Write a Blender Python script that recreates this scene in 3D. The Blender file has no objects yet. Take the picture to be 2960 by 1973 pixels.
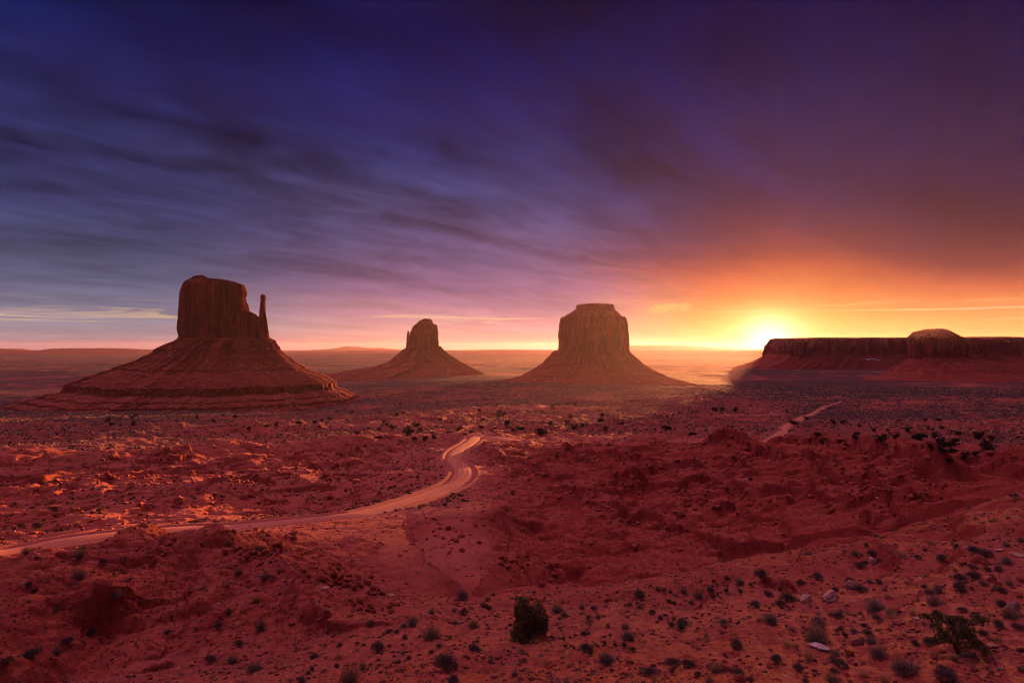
import bpy, math, random
import numpy as np
R = math.radians
SC = bpy.context.scene
COL = SC.collection

# ------------------------------------------------------------------ camera
KPX = 24.0 / 36.0 * 2960.0          # focal length in photograph pixels
PITCH = R(0.479)
cam_d = bpy.data.cameras.new("camera")
cam_d.lens = 24.0; cam_d.sensor_width = 36.0
cam_d.clip_start = 0.1; cam_d.clip_end = 250000.0
cam = bpy.data.objects.new("camera", cam_d); COL.objects.link(cam)
cam.location = (0, 0, 0); cam.rotation_euler = (R(90) + PITCH, 0, 0)
SC.camera = cam
SC.view_settings.view_transform = 'Standard'
SC.view_settings.look = 'None'
SC.view_settings.exposure = 2.0
SC.view_settings.gamma = 1.0
SC.render.engine = 'CYCLES'
SC.cycles.max_bounces = 6
SC.cycles.diffuse_bounces = 3
SC.cycles.volume_bounces = 1
SC.cycles.use_denoising = True
SC.cycles.use_adaptive_sampling = False
SC.cycles.denoising_prefilter = 'FAST'
SC.cycles.pixel_filter_type = 'BLACKMAN_HARRIS'; SC.cycles.filter_width = 1.1
SC.cycles.sample_clamp_indirect = 6.0

# ------------------------------------------------------------------ sun
SUN_AZ, SUN_EL = 21.25, 0.61        # degrees right of the view direction, above the horizon
sdir = np.array([math.sin(R(SUN_AZ)) * math.cos(R(SUN_EL)), math.cos(R(SUN_AZ)) * math.cos(R(SUN_EL)), math.sin(R(SUN_EL))])
sun_d = bpy.data.lights.new("sun", 'SUN')
sun_d.energy = 5.0; sun_d.angle = R(0.53); sun_d.color = (1.0, 0.36, 0.11)
sun = bpy.data.objects.new("sun", sun_d); COL.objects.link(sun)
from mathutils import Vector
sun.rotation_euler = Vector(sdir).to_track_quat('Z', 'Y').to_euler()

# ------------------------------------------------------------------ sky
def lin(c):
    out = []
    for v in c[:3]:
        v = v / 255.0
        out.append(v / 12.92 if v <= 0.04045 else ((v + 0.055) / 1.055) ** 2.4)
    return tuple(out) + (1.0,)

class G:
    """small helper round a node tree"""
    def __init__(s, nt): s.nt = nt
    def new(s, t, **kw):
        n = s.nt.nodes.new(t)
        for k, v in kw.items(): setattr(n, k, v)
        return n
    def put(s, sock, v):
        if isinstance(v, bpy.types.NodeSocket): s.nt.links.new(v, sock)
        else: sock.default_value = v
    def m(s, op, a, b=0.0, c=0.0, clamp=False):
        n = s.new('ShaderNodeMath', operation=op, use_clamp=clamp)
        s.put(n.inputs[0], a); s.put(n.inputs[1], b); s.put(n.inputs[2], c)
        return n.outputs[0]
    def vm(s, op, a, b=(0, 0, 0), scale=None):
        n = s.new('ShaderNodeVectorMath', operation=op)
        s.put(n.inputs[0], a); s.put(n.inputs[1], b)
        if scale is not None: s.put(n.inputs[3], scale)
        return n.outputs[1] if op in ('DOT_PRODUCT', 'LENGTH') else n.outputs[0]
    def rng(s, v, a, b, c=0.0, d=1.0, smooth=True):
        n = s.new('ShaderNodeMapRange', interpolation_type='SMOOTHSTEP' if smooth else 'LINEAR')
        s.put(n.inputs[0], v); s.put(n.inputs[1], a); s.put(n.inputs[2], b); s.put(n.inputs[3], c); s.put(n.inputs[4], d)
        return n.outputs[0]
    def ramp(s, v, stops, interp='LINEAR'):
        n = s.new('ShaderNodeValToRGB'); cr = n.color_ramp; cr.interpolation = interp
        while len(cr.elements) > 1: cr.elements.remove(cr.elements[0])
        cr.elements[0].position = stops[0][0]; cr.elements[0].color = stops[0][1]
        for p, c in stops[1:]:
            e = cr.elements.new(p); e.color = c
        s.put(n.inputs[0], v)
        return n.outputs[0]
    def mix(s, f, a, b, blend='MIX'):
        n = s.new('ShaderNodeMix', data_type='RGBA', blend_type=blend)
        n.clamp_factor = True
        s.put(n.inputs[0], f); s.put(n.inputs[6], a); s.put(n.inputs[7], b)
        return n.outputs[2]
    def noise(s, vec, scale, detail=4.0, rough=0.55, dist=0.0, dim='3D', w=0.0):
        n = s.new('ShaderNodeTexNoise', noise_dimensions=dim)
        s.put(n.inputs['Vector'], vec)
        if dim == '4D': s.put(n.inputs['W'], w)
        s.put(n.inputs['Scale'], scale); s.put(n.inputs['Detail'], detail); s.put(n.inputs['Roughness'], rough); s.put(n.inputs['Distortion'], dist)
        return n.outputs[0]
    def xyz(s, x, y, z):
        n = s.new('ShaderNodeCombineXYZ')
        s.put(n.inputs[0], x); s.put(n.inputs[1], y); s.put(n.inputs[2], z)
        return n.outputs[0]

world = bpy.data.worlds.new("World"); SC.world = world
world.use_nodes = True
world.node_tree.nodes.clear()
w = G(world.node_tree)
tc = w.new('ShaderNodeTexCoord')
D = w.vm('NORMALIZE', tc.outputs['Generated'])
sep = w.new('ShaderNodeSeparateXYZ'); w.put(sep.inputs[0], D)
dz = sep.outputs[2]
el = w.m('MULTIPLY', w.m('ARCSINE', dz), 57.29578)
sa, ca = math.sin(R(SUN_AZ)), math.cos(R(SUN_AZ))
daz = w.m('MULTIPLY', w.m('ARCTAN2', w.vm('DOT_PRODUCT', D, (ca, -sa, 0)), w.vm('DOT_PRODUCT', D, (sa, ca, 0))), 57.29578)
EL0, EL1 = -1.0, 45.0
# the cloud deck is a flat layer: its streaks are laid out in the plane of the layer
zz = w.m('ADD', w.m('MAXIMUM', dz, 0.0), 0.10)
px = w.m('DIVIDE', sep.outputs[0], zz); py = w.m('DIVIDE', sep.outputs[1], zz)
ka = R(40)
along = w.m('ADD', w.m('MULTIPLY', px, math.sin(ka)), w.m('MULTIPLY', py, math.cos(ka)))
across = w.m('SUBTRACT', w.m('MULTIPLY', px, math.cos(ka)), w.m('MULTIPLY', py, math.sin(ka)))
wv = w.xyz(w.m('MULTIPLY', along, 0.30), w.m('MULTIPLY', across, 0.70), 0.0)
n_big = w.noise(wv, 0.85, 3.0, 0.5, 0.6)
wv2 = w.xyz(w.m('MULTIPLY', along, 0.42), w.m('MULTIPLY', across, 1.25), 3.7)
n_str = w.noise(wv2, 1.1, 7.0, 0.55, 0.9)
wv3 = w.xyz(w.m('MULTIPLY', along, 1.1), w.m('MULTIPLY', across, 2.4), 9.1)
n_fine = w.noise(wv3, 1.6, 6.0, 0.6, 0.6)
warp = w.m('ADD', w.m('MULTIPLY', w.m('SUBTRACT', n_big, 0.5), 9.0), w.m('MULTIPLY', w.m('SUBTRACT', n_str, 0.5), 5.0))
warp = w.m('MULTIPLY', warp, w.rng(el, 0.5, 14.0))
elw = w.m('ADD', el, warp)
t_el = w.m('DIVIDE', w.m('SUBTRACT', elw, EL0), EL1 - EL0, clamp=True)
def stops(lst):
    return [((e - EL0) / (EL1 - EL0), lin(c)) for e, c in lst]
UP = [(33, (34, 28, 78)), (45, (86, 62, 100))]
left = w.ramp(t_el, stops([(-1, (132, 112, 138)), (0.3, (158, 134, 142)), (1.5, (152, 140, 152)), (2.8, (126, 123, 146)), (5, (100, 102, 134)), (7.5, (78, 81, 118)), (11, (64, 66, 112)), (15, (48, 50, 104)), (19, (36, 38, 94)), (23, (14, 26, 80)), (27, (3, 17, 64))] + UP))
mid = w.ramp(t_el, stops([(-1, (196, 132, 130)), (0.3, (214, 152, 140)), (1.2, (222, 160, 150)), (2.8, (202, 142, 152)), (4.6, (162, 114, 144)), (6.8, (124, 96, 136)), (9.5, (94, 84, 130)), (12.5, (68, 69, 120)), (15.5, (50, 55, 112)), (19, (36, 40, 102)), (23, (14, 27, 88)), (27, (2, 17, 70))] + UP))
sunc = w.ramp(t_el, stops([(-1, (255, 190, 60)), (0.6, (240, 196, 112)), (1.6, (242, 190, 90)), (2.8, (238, 168, 76)), (4.1, (228, 134, 70)), (5.5, (214, 102, 70)), (7.0, (146, 67, 74)), (8.8, (96, 51, 80)), (11, (64, 45, 90)), (15, (50, 43, 98)), (19, (34, 36, 98)), (23, (14, 20, 84)), (27, (3, 8, 70))] + UP))
right = w.ramp(t_el, stops([(-1, (220, 150, 84)), (0.5, (234, 178, 100)), (1.6, (234, 166, 92)), (3.2, (228, 136, 80)), (4.6, (204, 102, 72)), (6.0, (124, 58, 66)), (7.6, (80, 41, 66)), (10, (55, 35, 71)), (14, (40, 33, 80)), (18, (22, 24, 78)), (23, (7, 10, 72)), (27, (2, 4, 66))] + UP))
c = w.mix(w.rng(daz, -50.0, -30.0), left, mid)
c = w.mix(w.rng(daz, -18.5, -2.0), c, sunc)
c = w.mix(w.rng(daz, 0.0, 13.0), c, right)
# light and dark in the deck
mod = w.m('ADD', w.m('MULTIPLY', w.m('SUBTRACT', n_str, 0.5), 2.8), w.m('MULTIPLY', w.m('SUBTRACT', n_fine, 0.5), 2.2))
mod = w.m('ADD', 1.0, w.m('MULTIPLY', mod, w.m('MULTIPLY', w.rng(el, 1.5, 13.0, 0.2, 1.0), w.rng(daz, 2.0, -16.0, 0.45, 1.0))))
mod = w.m('MULTIPLY', w.m('MAXIMUM', mod, 0.35), w.rng(el, 1.0, 8.0, 1.0, 0.73))
c = w.vm('SCALE', c, scale=mod)
# thin lit streaks low over the horizon
hv = w.xyz(w.m('MULTIPLY', daz, 0.035), w.m('MULTIPLY', el, 0.9), 1.3)
hs = w.rng(w.noise(hv, 1.6, 5.0, 0.6, 0.8), 0.54, 0.70)
hs = w.m('MULTIPLY', hs, w.m('MULTIPLY', w.rng(el, 0.0, 0.8), w.rng(el, 4.6, 2.4)))
c = w.mix(w.m('MULTIPLY', hs, 0.55), c, lin((255, 206, 150)))
# the sun's aureole
adist = w.m('SQRT', w.m('ADD', w.m('POWER', w.m('SUBTRACT', daz, -0.6), 2.0), w.m('POWER', w.m('MULTIPLY', w.m('SUBTRACT', el, 0.7), 1.25), 2.0)))
g1 = w.m('POWER', 2.718, w.m('MULTIPLY', w.m('POWER', w.m('DIVIDE', adist, 2.6), 1.5), -1.0))
g2 = w.m('POWER', 2.718, w.m('MULTIPLY', w.m('DIVIDE', adist, 3.0), -1.0))
g0 = w.m('POWER', 2.718, w.m('MULTIPLY', w.m('POWER', w.m('DIVIDE', adist, 1.7), 2.0), -1.0))
glow = w.vm('ADD', w.vm('SCALE', (1.0, 0.78, 0.34), scale=w.m('MULTIPLY', g1, 0.8)), w.vm('SCALE', (0.55, 0.22, 0.03), scale=w.m('MULTIPLY', g2, 0.24)))
glow = w.vm('ADD', glow, w.vm('SCALE', (0.95, 0.86, 0.62), scale=g0))
c = w.vm('ADD', c, glow)
# one small lit cloud to the left of the sun
cx = w.m('DIVIDE', w.m('ADD', daz, 8.3), 2.5)
cy = w.m('DIVIDE', w.m('SUBTRACT', w.m('SUBTRACT', el, 3.15), w.m('MULTIPLY', w.m('ADD', daz, 8.3), 0.06)), 0.55)
cd = w.m('ADD', w.m('MULTIPLY', cx, cx), w.m('MULTIPLY', cy, cy))
cn = w.noise(w.xyz(w.m('MULTIPLY', daz, 0.6), w.m('MULTIPLY', el, 1.5), 0.0), 1.5, 6.0, 0.6, 0.8)
cm = w.rng(w.m('SUBTRACT', w.m('MULTIPLY', cn, 2.3), cd), 0.45, 1.15)
c = w.mix(w.m('MULTIPLY', cm, 0.85), c, lin((255, 184, 112)))
# unseen sky overhead and behind the viewer, its tones set as added fill light
HI = (0.12, 0.06, 0.11, 1.0)
BK = (0.21, 0.09, 0.175, 1.0)
c = w.mix(w.rng(el, 34.0, 62.0), c, HI)
c = w.mix(w.m('MULTIPLY', w.rng(w.m('ABSOLUTE', w.m('ADD', daz, 15.0)), 62.0, 110.0), 0.93), c, w.vm('SCALE', BK[:3], scale=w.rng(daz, -140.0, 140.0, 1.5, 0.3)))
# invented bright lobe out of view, added to give the ground directional light
LB = Vector((math.sin(R(-14)) * math.cos(R(56)), math.cos(R(-14)) * math.cos(R(56)), math.sin(R(56))))
fill_lobe = w.rng(w.vm('DOT_PRODUCT', D, tuple(LB)), math.cos(R(27)), math.cos(R(9)))
c = w.vm('ADD', c, w.vm('SCALE', (3.05, 1.1, 1.35), scale=fill_lobe))
# the clear dawn sky above the deck shines through a little
sky = w.new('ShaderNodeTexSky', sky_type='NISHITA')
sky.sun_disc = False; sky.sun_elevation = R(SUN_EL); sky.sun_rotation = R(SUN_AZ)
w.put(sky.inputs[0], D) if len(sky.inputs) else None
c = w.vm('ADD', c, w.vm('SCALE', sky.outputs[0], scale=0.0002))
bg = w.new('ShaderNodeBackground'); w.put(bg.inputs[0], c); bg.inputs[1].default_value = 0.25
wo = w.new('ShaderNodeOutputWorld'); w.nt.links.new(bg.outputs[0], wo.inputs[0])
world.cycles.sampling_method = 'MANUAL'; world.cycles.sample_map_resolution = 1024

# ------------------------------------------------------------------ helpers
def ray(u, v):
    """photograph pixel -> direction with y = 1"""
    a, b = (np.asarray(u, float) - 1480.0) / KPX, (986.5 - np.asarray(v, float)) / KPX
    y = math.cos(PITCH) - b * math.sin(PITCH)
    z = math.sin(PITCH) + b * math.cos(PITCH)
    return a / y, z / y
def P(u, v, Y):
    a, b = ray(u, v)
    return np.array([float(a) * Y, Y, float(b) * Y])

def sst(x, a, b):
    t = np.clip((x - a) / (b - a), 0, 1)
    return t * t * (3 - 2 * t)

def _h(ix, iy, iz, seed):
    with np.errstate(over='ignore'):
        h = ix.astype(np.uint32) * np.uint32(374761393) + iy.astype(np.uint32) * np.uint32(668265263) + iz.astype(np.uint32) * np.uint32(2147483647) + np.uint32((seed * 974634777 + 12345) & 0xffffffff)
        h = (h ^ (h >> np.uint32(13))) * np.uint32(1274126177)
        h = (h ^ (h >> np.uint32(15))) * np.uint32(2246822519)
        return h ^ (h >> np.uint32(16))
_a = np.arange(256) / 256.0 * 2 * np.pi
_GX, _GY = np.cos(_a).astype(np.float32), np.sin(_a).astype(np.float32)
def n2(x, y, seed=0):
    """gradient noise, about -0.7..0.7"""
    xf, yf = np.floor(x), np.floor(y)
    ix, iy = xf.astype(np.int64), yf.astype(np.int64)
    fx, fy = (x - xf).astype(np.float32), (y - yf).astype(np.float32)
    z0 = np.zeros_like(ix)
    def g(dx, dy):
        h = (_h(ix + dx, iy + dy, z0, seed) & np.uint32(255)).astype(np.int64)
        return _GX[h] * (fx - dx) + _GY[h] * (fy - dy)
    u, v = fx * fx * fx * (fx * (fx * 6 - 15) + 10), fy * fy * fy * (fy * (fy * 6 - 15) + 10)
    a = g(0, 0) * (1 - u) + g(1, 0) * u
    b = g(0, 1) * (1 - u) + g(1, 1) * u
    return a * (1 - v) + b * v
def fbm2(x, y, octs=4, gain=0.5, seed=0):
    s, a = 0.0, 1.0
    for o in range(octs):
        s = s + a * n2(x, y, seed + o * 17); a *= gain; x = x * 2.03 + 7.1; y = y * 2.03 + 3.7
    return s
def n3(x, y, z, seed=0):
    xf, yf, zf = np.floor(x), np.floor(y), np.floor(z)
    ix, iy, iz = xf.astype(np.int64), yf.astype(np.int64), zf.astype(np.int64)
    fx, fy, fz = x - xf, y - yf, z - zf
    u, v, t = fx * fx * (3 - 2 * fx), fy * fy * (3 - 2 * fy), fz * fz * (3 - 2 * fz)
    def g(a, b, c_): return _h(ix + a, iy + b, iz + c_, seed).astype(np.float64) / 4294967295.0 * 2 - 1
    def l(a, b, k): return a * (1 - k) + b * k
    return l(l(l(g(0,0,0), g(1,0,0), u), l(g(0,1,0), g(1,1,0), u), v), l(l(g(0,0,1), g(1,0,1), u), l(g(0,1,1), g(1,1,1), u), v), t)
def fbm3(x, y, z, octs=4, gain=0.5, seed=0):
    s, a = 0.0, 1.0
    for o in range(octs):
        s = s + a * n3(x, y, z, seed + o * 31); a *= gain; x = x * 2.1 + 5.3; y = y * 2.1 + 1.9; z = z * 2.1 + 8.2
    return s

def mesh_np(name, V, F, smooth=True, mats=(), fmat=None):
    """one mesh from a vertex array and a (n,3) or (n,4) face array"""
    me = bpy.data.meshes.new(name)
    V = np.ascontiguousarray(V, dtype=np.float32); F = np.ascontiguousarray(F, dtype=np.int32)
    k = F.shape[1]
    me.vertices.add(len(V)); me.vertices.foreach_set('co', V.ravel())
    me.loops.add(F.size); me.loops.foreach_set('vertex_index', F.ravel())
    me.polygons.add(len(F)); me.polygons.foreach_set('loop_start', np.arange(0, F.size, k, dtype=np.int32))
    if smooth: me.polygons.foreach_set('use_smooth', np.ones(len(F), dtype=bool))
    for m_ in mats: me.materials.append(m_)
    if fmat is not None: me.polygons.foreach_set('material_index', np.asarray(fmat, dtype=np.int32))
    me.update(calc_edges=True)
    return me
def link(name, me, parent=None, **props):
    o = bpy.data.objects.new(name, me); COL.objects.link(o)
    if parent is not None: o.parent = parent
    for k, v in props.items(): o[k] = v
    return o
def empty(name, loc=(0, 0, 0), **props):
    o = bpy.data.objects.new(name, None); COL.objects.link(o); o.location = loc
    o.empty_display_size = 0.2
    for k, v in props.items(): o[k] = v
    return o
def vcol(me, name, arr):
    a = me.color_attributes.new(name, 'FLOAT_COLOR', 'POINT')
    buf = np.ones((len(me.vertices), 4), np.float32); buf[:, :arr.shape[1]] = arr
    a.data.foreach_set('color', buf.ravel())

# ------------------------------------------------------------------ materials
def material(name):
    m_ = bpy.data.materials.new(name); m_.use_nodes = True
    m_.node_tree.nodes.clear()
    g = G(m_.node_tree)
    b = g.new('ShaderNodeBsdfPrincipled'); o = g.new('ShaderNodeOutputMaterial')
    g.nt.links.new(b.outputs[0], o.inputs[0])
    b.inputs['Roughness'].default_value = 0.95
    b.inputs['Specular IOR Level'].default_value = 0.15
    return m_, g, b
def bump(g, b, h, strength, dist, prev=None):
    n = g.new('ShaderNodeBump'); n.inputs['Strength'].default_value = strength; n.inputs['Distance'].default_value = dist
    g.put(n.inputs['Height'], h)
    if prev is not None: g.put(n.inputs['Normal'], prev)
    g.put(b.inputs['Normal'], n.outputs[0])
    return n.outputs[0]

def mat_ground():
    m_, g, b = material("red_soil")
    tcn = g.new('ShaderNodeTexCoord'); p = tcn.outputs['Object']
    at = g.new('ShaderNodeVertexColor', layer_name='zone')
    sc_ = g.new('ShaderNodeSeparateColor'); g.put(sc_.inputs[0], at.outputs[0])
    scrub, sand, rock = sc_.outputs[0], sc_.outputs[1], sc_.outputs[2]  # scrub also carries the cloud shadow painted far left
    big = g.noise(p, 0.03, 5.0, 0.6); fine = g.noise(p, 1.3, 8.0, 0.65); tiny = g.noise(p, 9.0, 4.0, 0.6)
    col = g.mix(g.rng(big, 0.32, 0.68), (0.35, 0.066, 0.046, 1), (0.46, 0.102, 0.070, 1))
    col = g.mix(g.m('MULTIPLY', sand, g.rng(fine, 0.2, 0.75, 0.6, 1.0)), col, (0.52, 0.165, 0.125, 1))
    col = g.mix(g.m('MULTIPLY', rock, 0.85), col, (0.29, 0.048, 0.038, 1))
    col = g.mix(g.rng(fine, 0.46, 0.68, 0.0, 0.5), col, (0.22, 0.042, 0.032, 1))
    peb = g.noise(p, 4.2, 6.0, 0.7)
    col = g.mix(g.rng(peb, 0.56, 0.66, 0.0, 0.7), col, (0.15, 0.030, 0.026, 1))
    col = g.mix(g.rng(tiny, 0.60, 0.72, 0.0, 0.55), col, (0.16, 0.032, 0.024, 1))
    col = g.mix(g.rng(tiny, 0.36, 0.24, 0.0, 0.4), col, (0.58, 0.22, 0.15, 1))
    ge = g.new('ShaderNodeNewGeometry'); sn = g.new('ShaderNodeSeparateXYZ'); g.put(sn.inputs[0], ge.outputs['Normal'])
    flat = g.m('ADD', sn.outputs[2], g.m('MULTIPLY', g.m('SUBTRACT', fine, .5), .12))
    col = g.mix(g.rng(flat, 0.95, 0.80, 0.0, 0.65), col, (0.25, 0.038, 0.030, 1))      # darker red on steeper slopes
    col = g.mix(g.rng(flat, 0.965, 1.0, 0.0, 0.45), col, (0.54, 0.17, 0.125, 1))       # paler on the flats
    # thin plant cover; its dark tone also paints cloud shade on the far plain
    sp = g.noise(p, 0.22, 6.0, 0.7); sp2 = g.m('MULTIPLY_ADD', g.m('SUBTRACT', g.noise(p, 0.0016, 4.0, 0.6), .5), .9, g.noise(p, 0.012, 4.0, 0.6))  # broad noise puts cloud shadow bands into the cover colour
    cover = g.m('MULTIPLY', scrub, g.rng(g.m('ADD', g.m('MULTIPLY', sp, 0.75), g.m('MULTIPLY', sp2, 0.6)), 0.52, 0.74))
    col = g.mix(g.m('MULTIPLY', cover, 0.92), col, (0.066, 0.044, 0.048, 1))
    g.put(b.inputs['Base Color'], col)
    n1 = bump(g, b, fine, 1.0, 0.5)
    bump(g, b, tiny, 0.8, 0.06, n1)
    return m_

def mat_rock(name, c1, c2, c3, streak=1.0, zs=0.12):
    m_, g, b = material(name)
    tcn = g.new('ShaderNodeTexCoord'); p = tcn.outputs['Object']
    mp = g.new('ShaderNodeMapping'); g.put(mp.inputs[0], p); mp.inputs['Scale'].default_value = (0.045, 0.045, 0.005)
    st = g.noise(mp.outputs[0], 1.4, 6.0, 0.62, 0.6)
    mp2 = g.new('ShaderNodeMapping'); g.put(mp2.inputs[0], p); mp2.inputs['Scale'].default_value = (0.003, 0.003, zs)
    la = g.noise(mp2.outputs[0], 1.0, 5.0, 0.6, 0.2)
    fi = g.noise(p, 0.25, 8.0, 0.65)
    mp3 = g.new('ShaderNodeMapping'); g.put(mp3.inputs[0], p); mp3.inputs['Scale'].default_value = (0.22, 0.22, 0.02)
    s2 = g.noise(mp3.outputs[0], 1.0, 5.0, 0.6, 0.4)
    col = g.mix(g.rng(la, 0.35, 0.65), c1, c2)
    col = g.mix(g.rng(s2, 0.48, 0.62, 0.0, 0.8 * streak), col, c3)
    col = g.mix(g.rng(st, 0.42, 0.60, 0.0, 0.92 * streak), col, c3)
    col = g.mix(g.rng(fi, 0.5, 0.75, 0.0, 0.4), col, c2)
    if streak < 0.9:   # steep steps take a darker red than the gentler slopes
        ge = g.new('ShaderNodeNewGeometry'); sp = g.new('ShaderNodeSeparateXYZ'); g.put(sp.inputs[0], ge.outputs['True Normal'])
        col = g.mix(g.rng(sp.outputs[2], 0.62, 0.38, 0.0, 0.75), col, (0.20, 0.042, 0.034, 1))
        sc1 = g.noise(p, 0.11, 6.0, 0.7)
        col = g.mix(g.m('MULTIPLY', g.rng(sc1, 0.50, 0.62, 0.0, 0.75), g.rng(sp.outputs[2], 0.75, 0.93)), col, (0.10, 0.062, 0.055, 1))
    g.put(b.inputs['Base Color'], col)
    n1 = bump(g, b, st, 0.55 * streak, 5.0)
    bump(g, b, fi, 0.7, 2.5, n1)
    return m_
M_GROUND = mat_ground()
M_CLIFF = mat_rock("sandstone_cliff", (0.40, 0.078, 0.060, 1), (0.30, 0.055, 0.045, 1), (0.13, 0.03, 0.026, 1), 1.0, 0.03)
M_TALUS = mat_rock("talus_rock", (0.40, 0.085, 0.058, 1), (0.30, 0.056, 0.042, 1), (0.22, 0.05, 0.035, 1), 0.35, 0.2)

def mat_plain(name, c1, c2, scale=3.0, lo=0.35, hi=0.65, rough=0.95):
    m_, g, b = material(name)
    tcn = g.new('ShaderNodeTexCoord')
    n = g.noise(tcn.outputs['Object'], scale, 5.0, 0.6)
    g.put(b.inputs['Base Color'], g.mix(g.rng(n, lo, hi), c1, c2))
    b.inputs['Roughness'].default_value = rough
    return m_, g, b, n

# ------------------------------------------------------------------ terrain
CP = []
def cp(*t): CP.extend(t)
# near slope below the viewpoint and its rim
cp((0,1973,27),(400,1973,26),(700,1973,22.5),(1000,1973,21),(1480,1973,20),(2000,1973,19.5),(2500,1973,19),(2960,1973,18.5))
cp((1000,1850,28),(1000,1780,33),(1530,1850,27),(1300,1800,30),(1700,1800,28.5),(2200,1800,27),(2700,1800,25),(2960,1750,26))
cp((1100,1745,36),(1300,1735,37),(1480,1712,38),(1700,1692,39),(1900,1660,40.5),(2080,1620,42.5),(2300,1590,43.5),(2600,1540,44),(2800,1480,44),(2960,1420,45))
cp((1500,1765,52),(1700,1740,54),(1900,1706,56),(2100,1668,58),(2300,1630,59),(2500,1585,60),(2700,1535,60),(2900,1475,60),(3100,1440,60))
cp((2600,1650,36),(2300,1680,36),(2960,1600,33),(2000,1720,35))
# the bare knoll on the left
cp((200,1900,31),(0,1850,33),(100,1800,37),(400,1800,37),(0,1700,45),(0,1630,60),(113,1576,66),(217,1580,69),(300,1650,50),(414,1521,76),(400,1620,55),(500,1700,46),(523,1552,77),(606,1556,80),(769,1540,92),(700,1610,63),(900,1640,64),(1000,1697,54),(900,1700,50),(750,1750,43),(600,1800,38),(800,1850,32))
cp((217,1610,98),(414,1585,110),(606,1572,115),(0,1650,92))
# hollow and gully
cp((1150,1722,57),(1200,1660,72),(1150,1600,86),(1050,1560,99),(1000,1620,80),(1300,1700,66),(1380,1660,80),(1420,1600,97),(1480,1648,84),(1700,1622,102),(1900,1580,109),(2100,1540,112),(2300,1498,110),(2500,1468,105),(2700,1438,98),(2900,1400,90))
cp((1200,1520,118),(1300,1590,98),(1400,1500,132),(1400,1400,200),(1500,1350,228),(1550,1450,152),(1600,1550,122),(1480,1300,290))
# red badlands on the right
cp((1592,1301,240),(1700,1400,172),(1800,1450,146),(1800,1535,122),(1900,1350,188),(1900,1296,228),(2054,1292,212),(2000,1400,162),(2100,1450,134),(2200,1298,215),(2300,1350,172),(2300,1430,132),(2400,1330,195),(2600,1345,170),(2600,1420,124),(2800,1335,165),(2960,1330,158),(2960,1375,105))
cp((1592,1305,280),(2054,1300,275),(2400,1335,255),(2700,1350,232),(2960,1345,230))
cp((1600,1272,350),(1750,1270,350),(1900,1268,355),(2054,1264,360),(2200,1278,345),(2400,1298,335),(2700,1306,310),(2960,1308,315))
# the road's ground and the plain
for u_ in (-300, 0, 300, 600, 900):
    cp((u_,1470,180),(u_,1400,232),(u_,1320,330),(u_,1250,500),(u_,1208,960),(u_,1190,1460))
cp((0,1598,126),(200,1560,135),(500,1530,145),(881,1504,150),(1070,1479,158),(1258,1422,188),(1340,1359,225),(1321,1303,285),(1372,1259,360))
cp((1200,1320,300),(1200,1250,430),(1200,1200,850),(1200,1150,1600),(1480,1250,430),(1480,1200,780),(1480,1150,1350),(1480,1113,2050),(1750,1112,2050),(1250,1092,2900),(1750,1220,600),(1750,1160,1200))
for u_ in (2000, 2400, 2800, 3250):
    cp((u_,1235,470),(u_,1195,680),(u_,1150,1150),(u_,1108,2500))
cp((-300,1973,30),(-300,1700,50),(-300,1620,75),(-300,1600,110),(3250,1973,18),(3250,1600,32),(3250,1400,45),(3250,1380,90),(3250,1330,160),(3250,1330,230),(3250,1305,320))
CP = np.array(CP, float)
_a, _b = ray(CP[:, 0], CP[:, 1])
cX, cY, cZ = _a * CP[:, 2], CP[:, 2], _b * CP[:, 2]
cR = np.hypot(cX, cY); cT = np.arctan2(cX, cY); cS = cZ / cR
near_t = np.linspace(-0.8, 0.8, 7)
for rr, s_ in ((1.5, -1.15), (4.0, -0.62), (9.0, -0.52)):
    cT = np.r_[cT, near_t]; cR = np.r_[cR, np.full(7, rr)]; cS = np.r_[cS, np.full(7, s_)]
for rr, zf in ((4200, -148.0), (7000, -150.0)):
    cT = np.r_[cT, near_t]; cR = np.r_[cR, np.full(7, rr)]; cS = np.r_[cS, np.full(7, zf / rr)]
TS = 3.2
A_ = np.c_[cT * TS, np.log(cR)]
def _tps(d2): return np.where(d2 > 1e-12, 0.5 * d2 * np.log(np.maximum(d2, 1e-12)), 0.0)
n_ = len(A_)
K = _tps(((A_[:, None] - A_[None]) ** 2).sum(-1)) + np.eye(n_) * 2e-4
Pm = np.c_[np.ones(n_), A_]
S_ = np.block([[K, Pm], [Pm.T, np.zeros((3, 3))]])
W_ = np.linalg.solve(S_, np.r_[cS, 0, 0, 0])
def tps(t, lr):
    q = np.c_[t.ravel() * TS, lr.ravel()]
    out = np.empty(len(q))
    for i in range(0, len(q), 40000):
        s = q[i:i + 40000]
        d2 = (s[:, None, 0] - A_[None, :, 0]) ** 2 + (s[:, None, 1] - A_[None, :, 1]) ** 2
        out[i:i + 40000] = _tps(d2) @ W_[:n_] + W_[n_] + s @ W_[n_ + 1:]
    return out.reshape(t.shape)

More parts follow.
